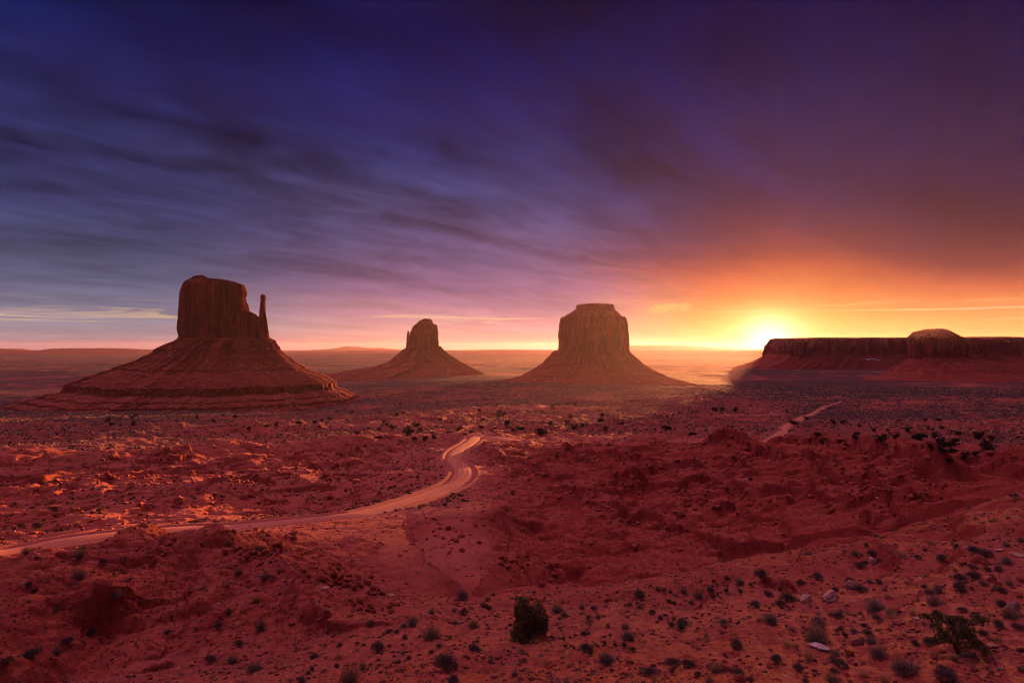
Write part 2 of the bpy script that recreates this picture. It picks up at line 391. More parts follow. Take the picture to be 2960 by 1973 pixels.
ROADS = [
    ([(-420,1690,112),(-150,1630,120),(0,1598,126),(200,1560,135),(500,1530,145),(700,1514,148),(881,1504,151),(1000,1490,154),(1070,1479,159),(1170,1447,172),(1258,1422,188),(1321,1391,205),(1340,1359,226),(1315,1328,255),(1321,1303,285),(1359,1277,322),(1380,1259,362)], 3.1),
    ([(2120,1302,300),(2196,1284,332),(2253,1246,412),(2276,1213,488),(2304,1201,545),(2320,1183,610),(2350,1173,680),(2382,1153,830),(2430,1139,1000)], 3.4),
    ([(1384,1262,352),(1440,1262,350),(1492,1268,338)], 6.0),
]
def catmull(p, n=14):
    p = np.asarray(p); p = np.vstack([2 * p[0] - p[1], p, 2 * p[-1] - p[-2]])
    out = []
    for i in range(1, len(p) - 2):
        t = np.linspace(0, 1, n, endpoint=False)[:, None]
        out.append(0.5 * ((2 * p[i]) + (-p[i-1] + p[i+1]) * t + (2*p[i-1] - 5*p[i] + 4*p[i+1] - p[i+2]) * t**2 + (-p[i-1] + 3*p[i] - 3*p[i+1] + p[i+2]) * t**3))
    out.append(p[-2][None])
    return np.vstack(out)
ROADLINES = [(catmull([P(*q) for q in pts]), hw) for pts, hw in ROADS]

RIDGES = [
    ([(560,1590,67),(640,1605,62),(830,1700,50),(950,1830,31)], 1.9, 4.2), ([(217,1566,68),(250,1650,52),(120,1720,44)], 0.35, 3.5),
    ([(345,1720,43),(200,1800,37.5),(0,1915,30),(-200,1950,29)], -2.4, 3.2), ([(560,1640,58),(480,1760,41),(430,1900,29)], -1.1, 3.0), ([(700,1760,42),(560,1860,33)], 0.8, 2.5),
    ([(1592,1301,240),(1480,1400,190),(1450,1480,150),(1470,1540,125)], 2.2, 11), ([(1900,1290,225),(1750,1400,172),(1680,1500,135),(1650,1560,116)], 2.4, 11),
    ([(2100,1290,212),(2000,1400,165),(1900,1500,125)], 2.2, 10), ([(2400,1330,190),(2300,1420,138),(2200,1490,120)], 2.2, 9), ([(2600,1345,172),(2560,1430,125)], 1.6, 8),
    ([(1740,1300,238),(1600,1420,168),(1570,1520,130),(1560,1580,110)], -2.4, 10), ([(2000,1330,196),(1870,1420,157),(1790,1520,121)], -2.4, 9), ([(2250,1330,190),(2150,1430,140),(2060,1510,119)], -2.2, 9), ([(2500,1380,150),(2420,1450,120)], -1.8, 7),
    ([(1180,1480,152),(1210,1530,116),(1330,1620,90),(1400,1640,86),(1600,1600,104),(1900,1570,112)], -2.6, 5.5), ([(1380,1660,80),(1360,1700,62),(1340,1730,44)], -2.2, 3.5),
    ([(1560,1690,60),(1580,1715,44),(1600,1730,39)], -1.6, 2.5), ([(1760,1650,75),(1745,1680,48),(1740,1695,40)], -1.8, 2.0),
]
MOUNDS = [(1170,1690,68,11,-3.6),(1320,1690,74,9,-3.0),(1090,1620,84,9,-2.2),(1480,1600,100,9,-2.0),(700,1600,62,9,1.2),(1250,1500,128,9,1.6),(500,1340,310,16,5.0),(330,1335,320,14,3.6),(650,1300,380,26,4.0),(620,1400,232,14,2.2),(830,1385,240,16,3.0),(950,1345,285,15,4.6),(985,1300,350,20,4.0),(720,1345,300,18,3.2),(200,1380,250,20,2.6),(60,1330,330,30,3.5),(560,1440,200,13,1.8),
          (1120,1395,228,15,2.6),(1180,1340,290,16,3.2),(1500,1290,300,18,3.6),(1440,1315,270,12,2.6),(1220,1285,360,22,3.6),(1060,1290,390,24,4.0),(1650,1240,520,40,4.5),(1500,1180,900,90,7.0),(1850,1230,560,45,4.0),(1300,1200,760,70,6.0),(1100,1215,640,60,5.5),(760,1240,560,50,5.0),(380,1250,540,50,4.5),(1700,1160,1200,120,8.0),(2060,1175,900,80,5.0),(2600,1290,360,30,3.0),(2800,1285,370,30,3.5),(2450,1270,430,35,3.0)]
SCARPS = [
    ([(2192,1294,205),(2276,1297,200),(2354,1318,183),(2453,1334,165),(2571,1368,141),(2660,1400,120),(2740,1430,105)], 2.6, 9), ([(1960,1318,205),(2073,1322,198),(2157,1338,185),(2256,1358,168),(2330,1373,156),(2404,1402,141),(2502,1432,124),(2552,1460,111),(2621,1490,100)], 3.0, 10),
    ([(2044,1412),(2157,1417),(2197,1441)], 1.8, 6), ([(1592,1303),(1666,1308),(1750,1320),(1799,1336)], 2.2, 10), ([(1498,1353),(1552,1363),(1592,1387)], 1.8, 6), ([(1570,1400),(1611,1405),(1656,1424),(1676,1442)], 1.6, 6),
    ([(1725,1412),(1769,1407),(1838,1417),(1912,1427),(1986,1432)], 2.3, 8), ([(1661,1461),(1740,1474),(1799,1471),(1888,1491),(1927,1511),(2000,1535)], 1.9, 8), ([(2000,1530,119),(2039,1545,114),(2063,1575,107),(2110,1600,101)], 2.2, 6),
    ([(2480,1500,99),(2532,1515,94),(2586,1530,89)], 1.6, 5), ([(1850,1360),(1930,1372),(2010,1380)], 1.8, 7), ([(2330,1440,134),(2400,1462,123),(2470,1485,112)], 1.8, 6),
    ([(440,1340,300),(500,1352,296),(545,1340,306),(552,1322,325)], 3.4, 12), ([(300,1345,305),(360,1345,306)], 2.2, 8), ([(880,1362,268),(950,1366,266),(985,1350,278)], 3.2, 9), ([(600,1412,222),(700,1415,222),(760,1405,228)], 1.8, 8), ([(1010,1330,300),(1100,1330,300),(1160,1318,315)], 2.2, 8),
    ([(170,1722,43.5),(250,1718,43.8),(310,1730,43),(335,1748,41.5)], 1.2, 3.5), ([(905,1775,35),(925,1800,32.5),(955,1830,30)], .9, 3), ([(470,1590,63),(455,1625,57),(440,1660,52)], .8, 4),
]
rings = np.r_[np.geomspace(1.2, 14, 50, endpoint=False), np.geomspace(14, 420, 1000, endpoint=False), np.geomspace(420, 4000, 260, endpoint=False), np.geomspace(4000, 37000, 80)]
ths = np.r_[np.linspace(-math.pi, -0.78, 34, endpoint=False), np.linspace(-0.78, 0.78, 1150, endpoint=False), np.linspace(0.78, math.pi, 35)]
NR, NT = len(rings), len(ths)
def zat(x, y):
    """height of the modelled ground"""
    x = np.asarray(x, float); y = np.asarray(y, float)
    r = np.clip(np.hypot(x, y), rings[0], rings[-1] * .999); t = np.arctan2(x, y)
    fi = np.interp(r, rings, np.arange(NR)); fj = np.interp(t, ths, np.arange(NT))
    i = np.clip(fi.astype(int), 0, NR - 2); j = np.clip(fj.astype(int), 0, NT - 2); a = fi - i; b = fj - j
    return (GH[i, j] * (1-a) * (1-b) + GH[i+1, j] * a * (1-b) + GH[i, j+1] * (1-a) * b + GH[i+1, j+1] * a * b)
def hit(u, v, start=12.0):
    """where the line of sight through a photograph pixel first meets the ground"""
    a, b = ray(u, v); a, b = float(a), float(b)
    rr = rings[rings > start]; Yv = rr / math.hypot(a, 1)
    z = zat(a * Yv, Yv); below = np.nonzero(b * Yv <= z)[0]
    k = below[0] if len(below) else len(Yv) - 1
    y = Yv[k]
    if k > 0:
        g0 = b * Yv[k-1] - z[k-1]; g1 = b * Yv[k] - z[k]
        y = Yv[k-1] + (Yv[k] - Yv[k-1]) * g0 / max(g0 - g1, 1e-9)
    return a * y, y, float(zat(a * y, y))

def build_ground():
    sub = np.r_[0:NR:4, NR - 1] if (NR - 1) % 4 else np.arange(0, NR, 4)
    sub = np.unique(sub); subt = np.unique(np.r_[np.arange(0, NT, 4), NT - 1])
    tcl = np.clip(ths, -0.8, 0.8)
    T, L = np.meshgrid(tcl[subt], np.log(rings[sub]))
    s = tps(T, L)
    # bilinear up to the full grid
    lr = np.log(rings)
    full = np.empty((len(sub), NT))
    for i in range(len(sub)): full[i] = np.interp(ths, ths[subt], s[i])
    S = np.empty((NR, NT))
    for j in range(NT): S[:, j] = np.interp(lr, lr[sub], full[:, j])
    Rg, Tg = np.meshgrid(rings, ths, indexing='ij')
    H = S * Rg
    k = sst(Rg, 3200, 6500)
    H = H * (1 - k) + (-150.0) * k
    H = np.minimum(H, -0.9)
    X, Y = Rg * np.sin(Tg), Rg * np.cos(Tg)
    U = 1480 + KPX * np.tan(np.clip(Tg, -1.2, 1.2))
    global GH; GH = H.copy()
    for li, (line, hw) in enumerate(ROADLINES):     # the roads follow the lie of the land
        z = zat(line[:, 0], line[:, 1]); k = np.ones(9) / 9
        line[:, 2] = np.convolve(np.r_[np.full(4, z[0]), z, np.full(4, z[-1])], k, 'valid') + .15
    # ---- relief
    wx = fbm2(X / 40, Y / 40, 3, 0.5, 5) * 16; wy = fbm2(X / 40, Y / 40, 3, 0.5, 9) * 16
    bad = sst(Rg, 68, 105) * sst(Rg, 330, 240) * sst(U, 1330, 1560)
    left = sst(U, 1250, 1000) * sst(Rg, 42, 60) * sst(Rg, 420, 300)
    mid = sst(Rg, 170, 330) * sst(Rg, 3000, 1200)
    f60 = fbm2((X + wx) / 70, (Y + wy) / 70, 5, 0.5, 21)
    f20 = fbm2((X + wx * .3) / 17, (Y + wy * .3) / 17, 5, 0.5, 33)
    rid = 1 - np.abs(fbm2((X + wx) / 26, (Y + wy) / 26, 4, 0.5, 47)) * 1.6
    rid = np.clip(rid, 0, 1) ** 3
    H += bad * (1.7 * f60 + 1.1 * f20 - 1.5 * rid - .5 * np.clip(1 - np.abs(fbm2((X + .4 * wx) / 9, (Y + .4 * wy) / 9, 4, 0.5, 49)) * 1.7, 0, 1) ** 3)
    H += left * sst(Rg, 150, 200) * (2.6 * f60 + 1.3 * f20 - 1.4 * rid)
    knoll = sst(U, 1250, 1000) * sst(Rg, 26, 42) * sst(Rg, 120, 85)
    rk = np.clip(1 - np.abs(fbm2((X + .4 * wx) / 9, (Y + .4 * wy) / 9, 4, 0.5, 49)) * 1.7, 0, 1) ** 3
    H += knoll * (0.35 * f60 + 0.55 * f20 - 1.1 * rid - 0.45 * rk)
    H += mid * (4.6 * f60 * sst(Rg, 300, 500) + 1.5 * f20 - 1.2 * rid)
    H += mid * sst(Rg, 1100, 700) * 1.9 * fbm2((X + .3 * wx) / 27, (Y + wy) / 95, 4, 0.5, 57)
    f400 = fbm2(X / 420, Y / 420, 4, 0.5, 61)
    H += sst(Rg, 700, 1600) * sst(Rg, 9000, 5000) * 5.5 * f400
    H += sst(Rg, 5000, 9000) * sst(Rg, 36000, 16000) * 9.0 * fbm2(X / 1900, Y / 1900, 4, 0.5, 71)
    near = sst(Rg, 90, 50)
    H += near * sst(Rg, 8, 16) * (0.16 * fbm2(X / 7, Y / 7, 4, 0.5, 81) + 0.09 * fbm2(X / 1.1, Y / 1.1, 4, 0.6, 91))
    # ---- ridges, draws and mounds
    def dist_poly(line, pad):
        x0, x1, y0, y1 = line[:, 0].min() - pad, line[:, 0].max() + pad, line[:, 1].min() - pad, line[:, 1].max() + pad
        sel = np.nonzero((X > x0) & (X < x1) & (Y > y0) & (Y < y1))
        qx, qy = X[sel], Y[sel]; dm = np.empty(len(qx)); sg = np.empty(len(qx)); tp = np.empty(len(qx))
        a = line[:-1, :2]; d = line[1:, :2] - a; L2 = (d ** 2).sum(1) + 1e-9; ns = len(a)
        for i in range(0, len(qx), 20000):
            rx = qx[i:i+20000, None] - a[None, :, 0]; ry = qy[i:i+20000, None] - a[None, :, 1]
            t = np.clip((rx * d[:, 0] + ry * d[:, 1]) / L2, 0, 1); ex, ey = rx - t * d[:, 0], ry - t * d[:, 1]
            dd = np.hypot(ex, ey); j = dd.argmin(1); rr = np.arange(len(j))
            dm[i:i+20000] = dd[rr, j]; sg[i:i+20000] = np.sign(d[j, 0] * ey[rr, j] - d[j, 1] * ex[rr, j]); tp[i:i+20000] = (j + t[rr, j]) / ns
        return sel, dm, sg, tp
    for pts, amp, wd_ in RIDGES:
        ln = catmull([P(*q) for q in pts], 4); wob = np.c_[fbm2(ln[:, 0] / 14, ln[:, 1] / 14, 2, .5, 401), fbm2(ln[:, 0] / 14, ln[:, 1] / 14, 2, .5, 403)] * wd_ * .5
        ln = ln[:, :2] + wob
        sel, dm, sg, tp = dist_poly(ln, wd_ * 4)
        dm = dm * (1 + .5 * fbm2(X[sel] / 10, Y[sel] / 10, 3, .5, 405))
        H[sel] += amp * np.exp(-np.abs(dm) / wd_) * sst(tp, 0, .15) * sst(tp, 1.0, .8)
    for u_, v_, y_, rad_, amp in MOUNDS:
        c_ = P(u_, v_, y_); dd = np.hypot(X - c_[0], (Y - c_[1])) / rad_ * (1 + .5 * fbm2(X / 16, Y / 16, 3, .5, int(u_)))
        H += amp * np.exp(-dd ** 2)
    # ---- hard beds that stand out as ledges
    q0 = H * 0.8 + 3.0 * fbm2(X / 60, Y / 60, 3, 0.5, 101) + 0.035 * X + 0.065 * Y
    def terrace(Hin, q, step, mask, sharp=0.16, keep=0.45):
        f = q / step; fl = np.floor(f); fr = f - fl
        prof = np.where(fr < 1 - sharp, keep * fr / (1 - sharp), keep + (1 - keep) * (fr - 1 + sharp) / sharp)
        return Hin + mask * ((fl + prof) * step - q), np.clip(1 - np.abs(fr - 1 + sharp * .5) / (sharp * .9), 0, 1)
    brk = sst(fbm2(X / 30, Y / 30, 3, 0.5, 111), -0.38, -0.02)
    H, e1 = terrace(H, q0, 3.6, bad * brk * 0.4, 0.11, 0.42)
    q1 = H + 1.6 * fbm2(X / 24, Y / 24, 4, 0.5, 131) + 0.05 * X
    lm = (left * 0.8 * sst(Rg, 150, 200) + mid * 0.7 * sst(Rg, 1000, 600)) * sst(fbm2(X / 45, Y / 45, 3, 0.5, 121), -0.05, 0.2)
    H, e2 = terrace(H, q1, 2.2, lm, 0.16, 0.4)
    rim = sst(Rg, 30, 36) * sst(Rg, 62, 52) * sst(U, 900, 1100) * sst(fbm2(X / 9, Y / 9, 3, 0.5, 141), -0.3, 0.1)
    q2 = H + 0.8 * fbm2(X / 7, Y / 7, 3, 0.5, 151)
    H, e3 = terrace(H, q2, 1.5, rim * 0.9, 0.2, 0.3)
    km = knoll * sst(fbm2(X / 12, Y / 12, 3, 0.5, 161), 0.0, 0.25)
    q3 = H + 0.9 * fbm2(X / 8, Y / 8, 4, 0.5, 171)
    H, e4 = terrace(H, q3, 1.7, km * 0.8, 0.2, 0.4)
    e5 = np.zeros_like(H); cap = np.zeros_like(H)
    for pts, amp, wd_ in SCARPS:
        if len(pts[0]) == 2: ln = np.array([hit(u_, v_, 40.0)[:2] for u_, v_ in pts])
        else: ln = np.array([P(*q)[:2] for q in pts])
        # keep neighbouring points at a smoothly changing distance
        if len(pts[0]) == 2:
            lo = np.log(np.hypot(ln[:, 0], ln[:, 1])); q_ = np.polyfit(np.arange(len(lo)), lo, min(2, len(lo) - 1)); fac = np.exp(np.polyval(q_, np.arange(len(lo))) - lo)
            ln = ln * fac[:, None]
        ln = catmull(ln, 6); ln = ln + np.c_[fbm2(ln[:, 0] / 5, ln[:, 1] / 5, 2, .5, 411), fbm2(ln[:, 0] / 5, ln[:, 1] / 5, 2, .5, 413)] * 1.6
        sel, dm, sg, tp = dist_poly(ln, wd_ * 3.5)
        s_ = dm * sg + .9 * fbm2(X[sel] / 2.2, Y[sel] / 2.2, 3, .55, 415)
        k_ = sst(tp, 0, .12) * sst(tp, 1.0, .88) * (.75 + .5 * fbm2(X[sel] / 8, Y[sel] / 8, 2, .5, 417))
        far_ = len(pts[0]) == 2 or pts[0][0] > 1900
        front = .38 * sst(s_, -wd_ * .9, -.4) if far_ else 0.0
        H[sel] += (1.85 if far_ else .9) * amp * k_ * (front + (1 - (.38 if far_ else 0)) * sst(s_, -.4, .3)) * np.exp(-np.maximum(s_, 0) / (wd_ * (2.6 if far_ else 1)))
        e5[sel] = np.maximum(e5[sel], np.minimum(k_, 1) * np.exp(-((s_ + .5) / 1.1) ** 2)); cap[sel] = np.maximum(cap[sel], np.minimum(k_, 1) * sst(s_, .1, .6) * np.exp(-np.maximum(s_ - .5, 0) / (2.6 if far_ else .9)))
    ledge = np.clip(e5 + e1 * bad * brk + e2 * lm + e3 * rim + e4 * km, 0, 1)
    # blocky break-up of the ledges and of the rough ground
    blk = fbm2((X + wx * .1) / 2.6, (Y + wy * .1) / 2.6, 3, 0.6, 181)
    H += ledge * 0.55 * blk + (bad + 0.5 * left) * 0.22 * blk * sst(Rg, 60, 100)
    chip = fbm2((X + .1 * wx) / 6.5, (Y + .1 * wy) / 6.5, 4, 0.55, 195)
    H += (bad * .9 + .55 * left * sst(Rg, 60, 90) + .7 * knoll) * 0.75 * np.round(chip * 4.5) / 4.5
    H += near * sst(Rg, 10, 18) * .10 * np.round(fbm2(X / 2.6, Y / 2.6, 3, 0.55, 197) * 4) / 4
    H += mid * 0.4 * fbm2(X / 5.0, Y / 5.0, 2, 0.5, 191) * sst(Rg, 900, 400)
    # ---- the roads lie in a graded bed with a low berm
    rd = np.zeros_like(H)
    for line, hw in ROADLINES:
        x0, x1, y0, y1 = line[:, 0].min() - 25, line[:, 0].max() + 25, line[:, 1].min() - 25, line[:, 1].max() + 25
        sel = np.nonzero((X > x0) & (X < x1) & (Y > y0) & (Y < y1))
        qx, qy = X[sel], Y[sel]; dm = np.empty(len(qx)); zm = np.empty(len(qx))
        for i in range(0, len(qx), 20000):
            a = line[:-1, :2]; d = line[1:, :2] - a; L2 = (d ** 2).sum(1) + 1e-9
            rx = qx[i:i+20000, None] - a[None, :, 0]; ry = qy[i:i+20000, None] - a[None, :, 1]
            t = np.clip((rx * d[:, 0] + ry * d[:, 1]) / L2, 0, 1)
            dd = np.hypot(rx - t * d[:, 0], ry - t * d[:, 1]); j = dd.argmin(1); rr = np.arange(len(j))
            dm[i:i+20000] = dd[rr, j]; zm[i:i+20000] = line[j, 2] + t[rr, j] * (line[j + 1, 2] - line[j, 2])
        kk = sst(dm, hw + 9, hw + 1.0)
        h_ = H[sel] * (1 - kk) + (zm - 0.35) * kk
        h_ += 0.26 * np.exp(-((dm - hw - 1.6) / 0.9) ** 2)
        H[sel] = h_; rd[sel] = np.maximum(rd[sel], sst(dm, hw + 7, hw))
    # ---- material zones
    scrub = np.clip(.9 * sst(Rg, 1200, 2600) * sst(U, 1250, 700) + .7 * sst(Rg, 1500, 3000) + sst(Rg, 220, 520) * (0.4 + 0.6 * sst(Rg, 400, 1500)) * (1 + .9 * sst(U, 2000, 2400) + .5 * sst(U, 900, 300)), 0, 1.9)  # extra scrub tone far left is cloud shadow painted into the ground
    sand = np.clip(rd + (1 - np.clip(bad + knoll * 0.6, 0, 1)) * sst(Rg, 500, 300) * 0.75 * sst(f60, -0.3, 0.3), 0, 1)
    for u_, v_, y_, rx_, ry_ in ((1560,1188,900,130,70),(1470,1275,345,22,14),(1900,1268,352,70,14),(2100,1275,350,40,18),(2330,1290,335,40,16),(1700,1225,580,60,30),(2180,1203,640,36,14),(1180,1490,150,14,16),(1260,1560,108,10,10),(250,1880,32,7,3),(1080,1235,560,60,30)):
        c_ = P(u_, v_, y_); q_ = np.hypot((X - c_[0]) / rx_, (Y - c_[1]) / ry_) * (1 + .5 * fbm2(X / (rx_ * .5), Y / (rx_ * .5), 3, .5, int(u_)))
        pt = sst(q_, 1.15, .75); sand = np.maximum(sand, pt); scrub = scrub * (1 - .8 * pt)
    sand = np.maximum(sand, .75 * cap); rock = np.clip((ledge * 0.9 + bad * 0.55) * (1 - cap) + knoll * 0.25, 0, 1) * (1 - rd)
    V = np.c_[X.ravel(), Y.ravel(), H.ravel()]
    i = np.arange(NR - 1)[:, None] * NT + np.arange(NT - 1)[None]
    F = np.stack([i, i + 1, i + NT + 1, i + NT], -1).reshape(-1, 4)[:, ::-1]
    # close the middle under the viewpoint
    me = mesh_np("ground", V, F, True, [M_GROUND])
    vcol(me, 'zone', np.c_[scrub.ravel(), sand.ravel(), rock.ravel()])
    link("ground", me, kind="structure")
    return H, ledge, bad, left
GH, GLEDGE, GBAD, GLEFT = build_ground()
# ------------------------------------------------------------------ roads
def build_roads():
    m_, g, b = material("graded_dirt")
    uv = g.new('ShaderNodeUVMap'); s = g.new('ShaderNodeSeparateXYZ'); g.put(s.inputs[0], uv.outputs[0])
    tcn = g.new('ShaderNodeTexCoord')
    st = g.noise(g.xyz(g.m('MULTIPLY', s.outputs[0], 4.0), g.m('MULTIPLY', s.outputs[1], 0.05), 0.0), 1.0, 4.0, 0.6, 0.4)
    pn = g.noise(tcn.outputs['Object'], 0.6, 6.0, 0.65)
    col = g.mix(g.rng(st, 0.35, 0.65), (0.52, 0.185, 0.115, 1), (0.68, 0.29, 0.19, 1))
    col = g.mix(g.rng(pn, 0.45, 0.7, 0, 0.5), col, (0.54, 0.20, 0.14, 1))
    g.put(b.inputs['Base Color'], col); n1 = bump(g, b, st, 0.5, 0.12); bump(g, b, pn, 0.4, 0.15, n1)
    for line, hw in ROADLINES:
        d = np.gradient(line[:, :2], axis=0); d /= np.linalg.norm(d, axis=1)[:, None]
        nrm = np.c_[d[:, 1], -d[:, 0]]
        acc = np.r_[0, np.cumsum(np.linalg.norm(np.diff(line[:, :2], axis=0), axis=1))]
        NC = 9; off = np.linspace(-1, 1, NC)
        V = []; UVp = []
        for k in range(len(line)):
            for q, o in enumerate(off):
                wob = 1 + 0.10 * math.sin(acc[k] * 0.21 + (2 if o > 0 else 0)) * (abs(o) > .9)
                p = line[k, :2] + nrm[k] * o * hw * wob
                V.append((p[0], p[1], line[k, 2] - 0.06 - 0.14 * o * o - 0.22 * (abs(o) > .9))); UVp.append((o, acc[k]))
        i = np.arange(len(line) - 1)[:, None] * NC + np.arange(NC - 1)[None]
        F = np.stack([i, i + 1, i + NC + 1, i + NC], -1).reshape(-1, 4)
        me = mesh_np("dirt_road", np.array(V), F, True, [m_])
        ul = me.uv_layers.new(name="UVMap"); arr = np.array(UVp)[F.ravel()]
        ul.data.foreach_set('uv', arr.astype(np.float32).ravel())
        link("dirt_road", me, kind="structure")
build_roads()

# ------------------------------------------------------------------ buttes and mesas
def loft(name, Dm, levels, mat, parent, origin, ratio=0.6, power=2.6, nth=420, rows=160, col_amp=5.0, crack=4.0, strata=1.2, fine=1.0,
         col_w=26.0, gully=0.0, yoff=0.0, seed=1, cap=True, dz_amp=0.0, ymin=0.0, top=0.0):
    """a rock body from its silhouette (v, u-left, u-right in the photograph) at distance Dm, closed all round"""
    lv = np.array(levels, float)
    zl = np.array([P(1480, v, Dm)[2] for v in lv[:, 0]])
    xl = np.array([P(u, 1003, Dm)[0] for u in lv[:, 1]]); xr = np.array([P(u, 1003, Dm)[0] for u in lv[:, 2]])
    # resample along the profile's own length so steps stay sharp
    wdt = (xr - xl) / 2
    ln = np.r_[0, np.cumsum(np.hypot(np.diff(zl), np.diff(wdt)) + 1e-6)]
    t = np.unique(np.r_[np.linspace(0, ln[-1], rows), ln])
    z = np.interp(t, ln, zl); cx = np.interp(t, ln, (xl + xr) / 2); rx = np.interp(t, ln, wdt)
    ry = np.maximum(rx * ratio, ymin * np.minimum(1, rx / (wdt.max() * .2 + 1e-6)))
    th = np.linspace(0, 2 * np.pi, nth, endpoint=False)
    cs, sn = np.cos(th), np.sin(th)
    ex = np.sign(cs) * np.abs(cs) ** (2 / power); ey = np.sign(sn) * np.abs(sn) ** (2 / power)
    Z = np.repeat(z[:, None], nth, 1)
    Xl = cx[:, None] + rx[:, None] * ex[None]; Yl = ry[:, None] * ey[None]
    # perimeter coordinate for the vertical fluting, taken where the body is widest
    per = np.r_[0, np.cumsum(np.hypot(np.diff(wdt.max() * ex), np.diff(wdt.max() * ratio * ey)))]
    tot = per[-1] + np.hypot(wdt.max() * (ex[0] - ex[-1]), wdt.max() * ratio * (ey[0] - ey[-1]))
    pa = per / tot * 2 * np.pi; rr = tot / (2 * np.pi)
    px_, py_ = np.cos(pa) * rr, np.sin(pa) * rr
    PX, PY = np.repeat(px_[None], len(z), 0), np.repeat(py_[None], len(z), 0)
    Zn = Z * 0.12
    o = seed * 37.7
    colm = fbm3(PX / col_w + o, PY / col_w, Zn / col_w, 4, 0.5, seed)
    cr = 1 - np.abs(fbm3(PX / (col_w * .62) + o, PY / (col_w * .62), Zn / (col_w * .9), 3, 0.5, seed + 5)) * 2.2
    cr = np.clip(cr, 0, 1) ** 5
    stt = n3(PX / 160 + o, PY / 160, Z / 7.5, seed + 9) + 0.6 * n3(PX / 60, PY / 60 + o, Z / 3.0, seed + 11)
    fin = fbm3(Xl / 6 + o, Yl / 6, Z / 7, 4, 0.55, seed + 13)
    if crack > 0:   # jointed rock breaks into flat faces with sharp edges
        colm = .4 * colm + .6 * np.round(colm * 4.5) / 4.5
        fin = .5 * fin + .9 * np.round(fbm3(PX / 10 + o, PY / 10, Z / 24, 2, 0.5, seed + 15) * 3) / 3
    gl = 0.0
    if gully:
        g_ = np.clip(1 - np.abs(fbm3(PX / 38 + o, PY / 38, Zn / 30, 3, 0.5, seed + 21)) * 2.0, 0, 1) ** 2
        gl = -gully * g_ * np.clip((rx[:, None] - wdt.min()) / (wdt.max() - wdt.min() + 1e-6), 0, 1)
    dsp = col_amp * colm - crack * cr + strata * stt + fine * fin + gl
    fade = np.clip(rx[:, None] / 14.0, 0.12, 1)
    nx, ny = np.abs(ex) ** (power - 1) * np.sign(ex), np.abs(ey) ** (power - 1) * np.sign(ey)
    nl = np.hypot(nx, ny) + 1e-9
    Xl = Xl + dsp * fade * (nx / nl)[None]; Yl = Yl + dsp * fade * (ny / nl)[None]
    if dz_amp: Z = Z + dz_amp * fbm3(PX / 45 + o, PY / 45, Zn / 60, 3, 0.5, seed + 17) * np.clip((t[:, None] - t[0]) / (0.08 * ln[-1]), 0, 1)
    if top: Z = Z + top * (.3 * fbm3(PX / 14 + o, PY / 14, Zn * 0, 4, 0.6, seed + 19) + .8 * np.round(fbm3(PX / 22 + o, PY / 22, Zn * 0, 2, 0.6, seed + 23) * 3) / 3 - .2) * np.clip(1 - (zl[0] - Z) / (25 * top), 0, 1)
    Yl = Yl + Dm + yoff
    V = np.stack([Xl, Yl, Z], -1).reshape(-1, 3)
    i = np.arange(len(z) - 1)[:, None] * nth + np.arange(nth)[None]; j = np.arange(len(z) - 1)[:, None] * nth + (np.arange(nth)[None] + 1) % nth
    F = np.stack([i, i + nth, j + nth, j], -1).reshape(-1, 4)
    tri = F
    if cap:   # levels run from the top down: close the top with a shallow dome
        V = np.vstack([V, [[cx[0], Dm + yoff, z[0] + 0.4]]]); c_ = len(V) - 1
        k = np.arange(nth); F = np.vstack([F, np.stack([k, (k + 1) % nth, np.full(nth, c_), np.full(nth, c_)], -1)])
        # degenerate quads become triangles
    V = V - np.asarray(origin)[None]
    quads = F[F[:, 2] != F[:, 3]]; tris = F[F[:, 2] == F[:, 3]][:, :3]
    allt = np.vstack([quads[:, [0, 1, 2]], quads[:, [0, 2, 3]], tris])
    me = mesh_np(name, V, allt, True, [mat])
    link(name, me, parent)
    return V + np.asarray(origin)[None], len(z), nth, rx

def ico(sub=1):
    t = (1 + 5 ** .5) / 2
    v = [(-1,t,0),(1,t,0),(-1,-t,0),(1,-t,0),(0,-1,t),(0,1,t),(0,-1,-t),(0,1,-t),(t,0,-1),(t,0,1),(-t,0,-1),(-t,0,1)]
    f = [(0,11,5),(0,5,1),(0,1,7),(0,7,10),(0,10,11),(1,5,9),(5,11,4),(11,10,2),(10,7,6),(7,1,8),(3,9,4),(3,4,2),(3,2,6),(3,6,8),(3,8,9),(4,9,5),(2,4,11),(6,2,10),(8,6,7),(9,8,1)]
    v = [np.array(p) / np.linalg.norm(p) for p in v]
    for _ in range(sub):
        cache = {}; nf = []
        def midp(a, b):
            k = (min(a, b), max(a, b))
            if k not in cache:
                p = v[a] + v[b]; v.append(p / np.linalg.norm(p)); cache[k] = len(v) - 1
            return cache[k]
        for a, b, c_ in f:
            x, y, z = midp(a, b), midp(b, c_), midp(c_, a)
            nf += [(a, x, z), (b, y, x), (c_, z, y), (x, y, z)]
        f = nf
    return np.array(v), np.array(f)
ICO0, ICO1, ICO2, ICO3 = ico(0), ico(1), ico(2), ico(3)
rng = np.random.default_rng(7)
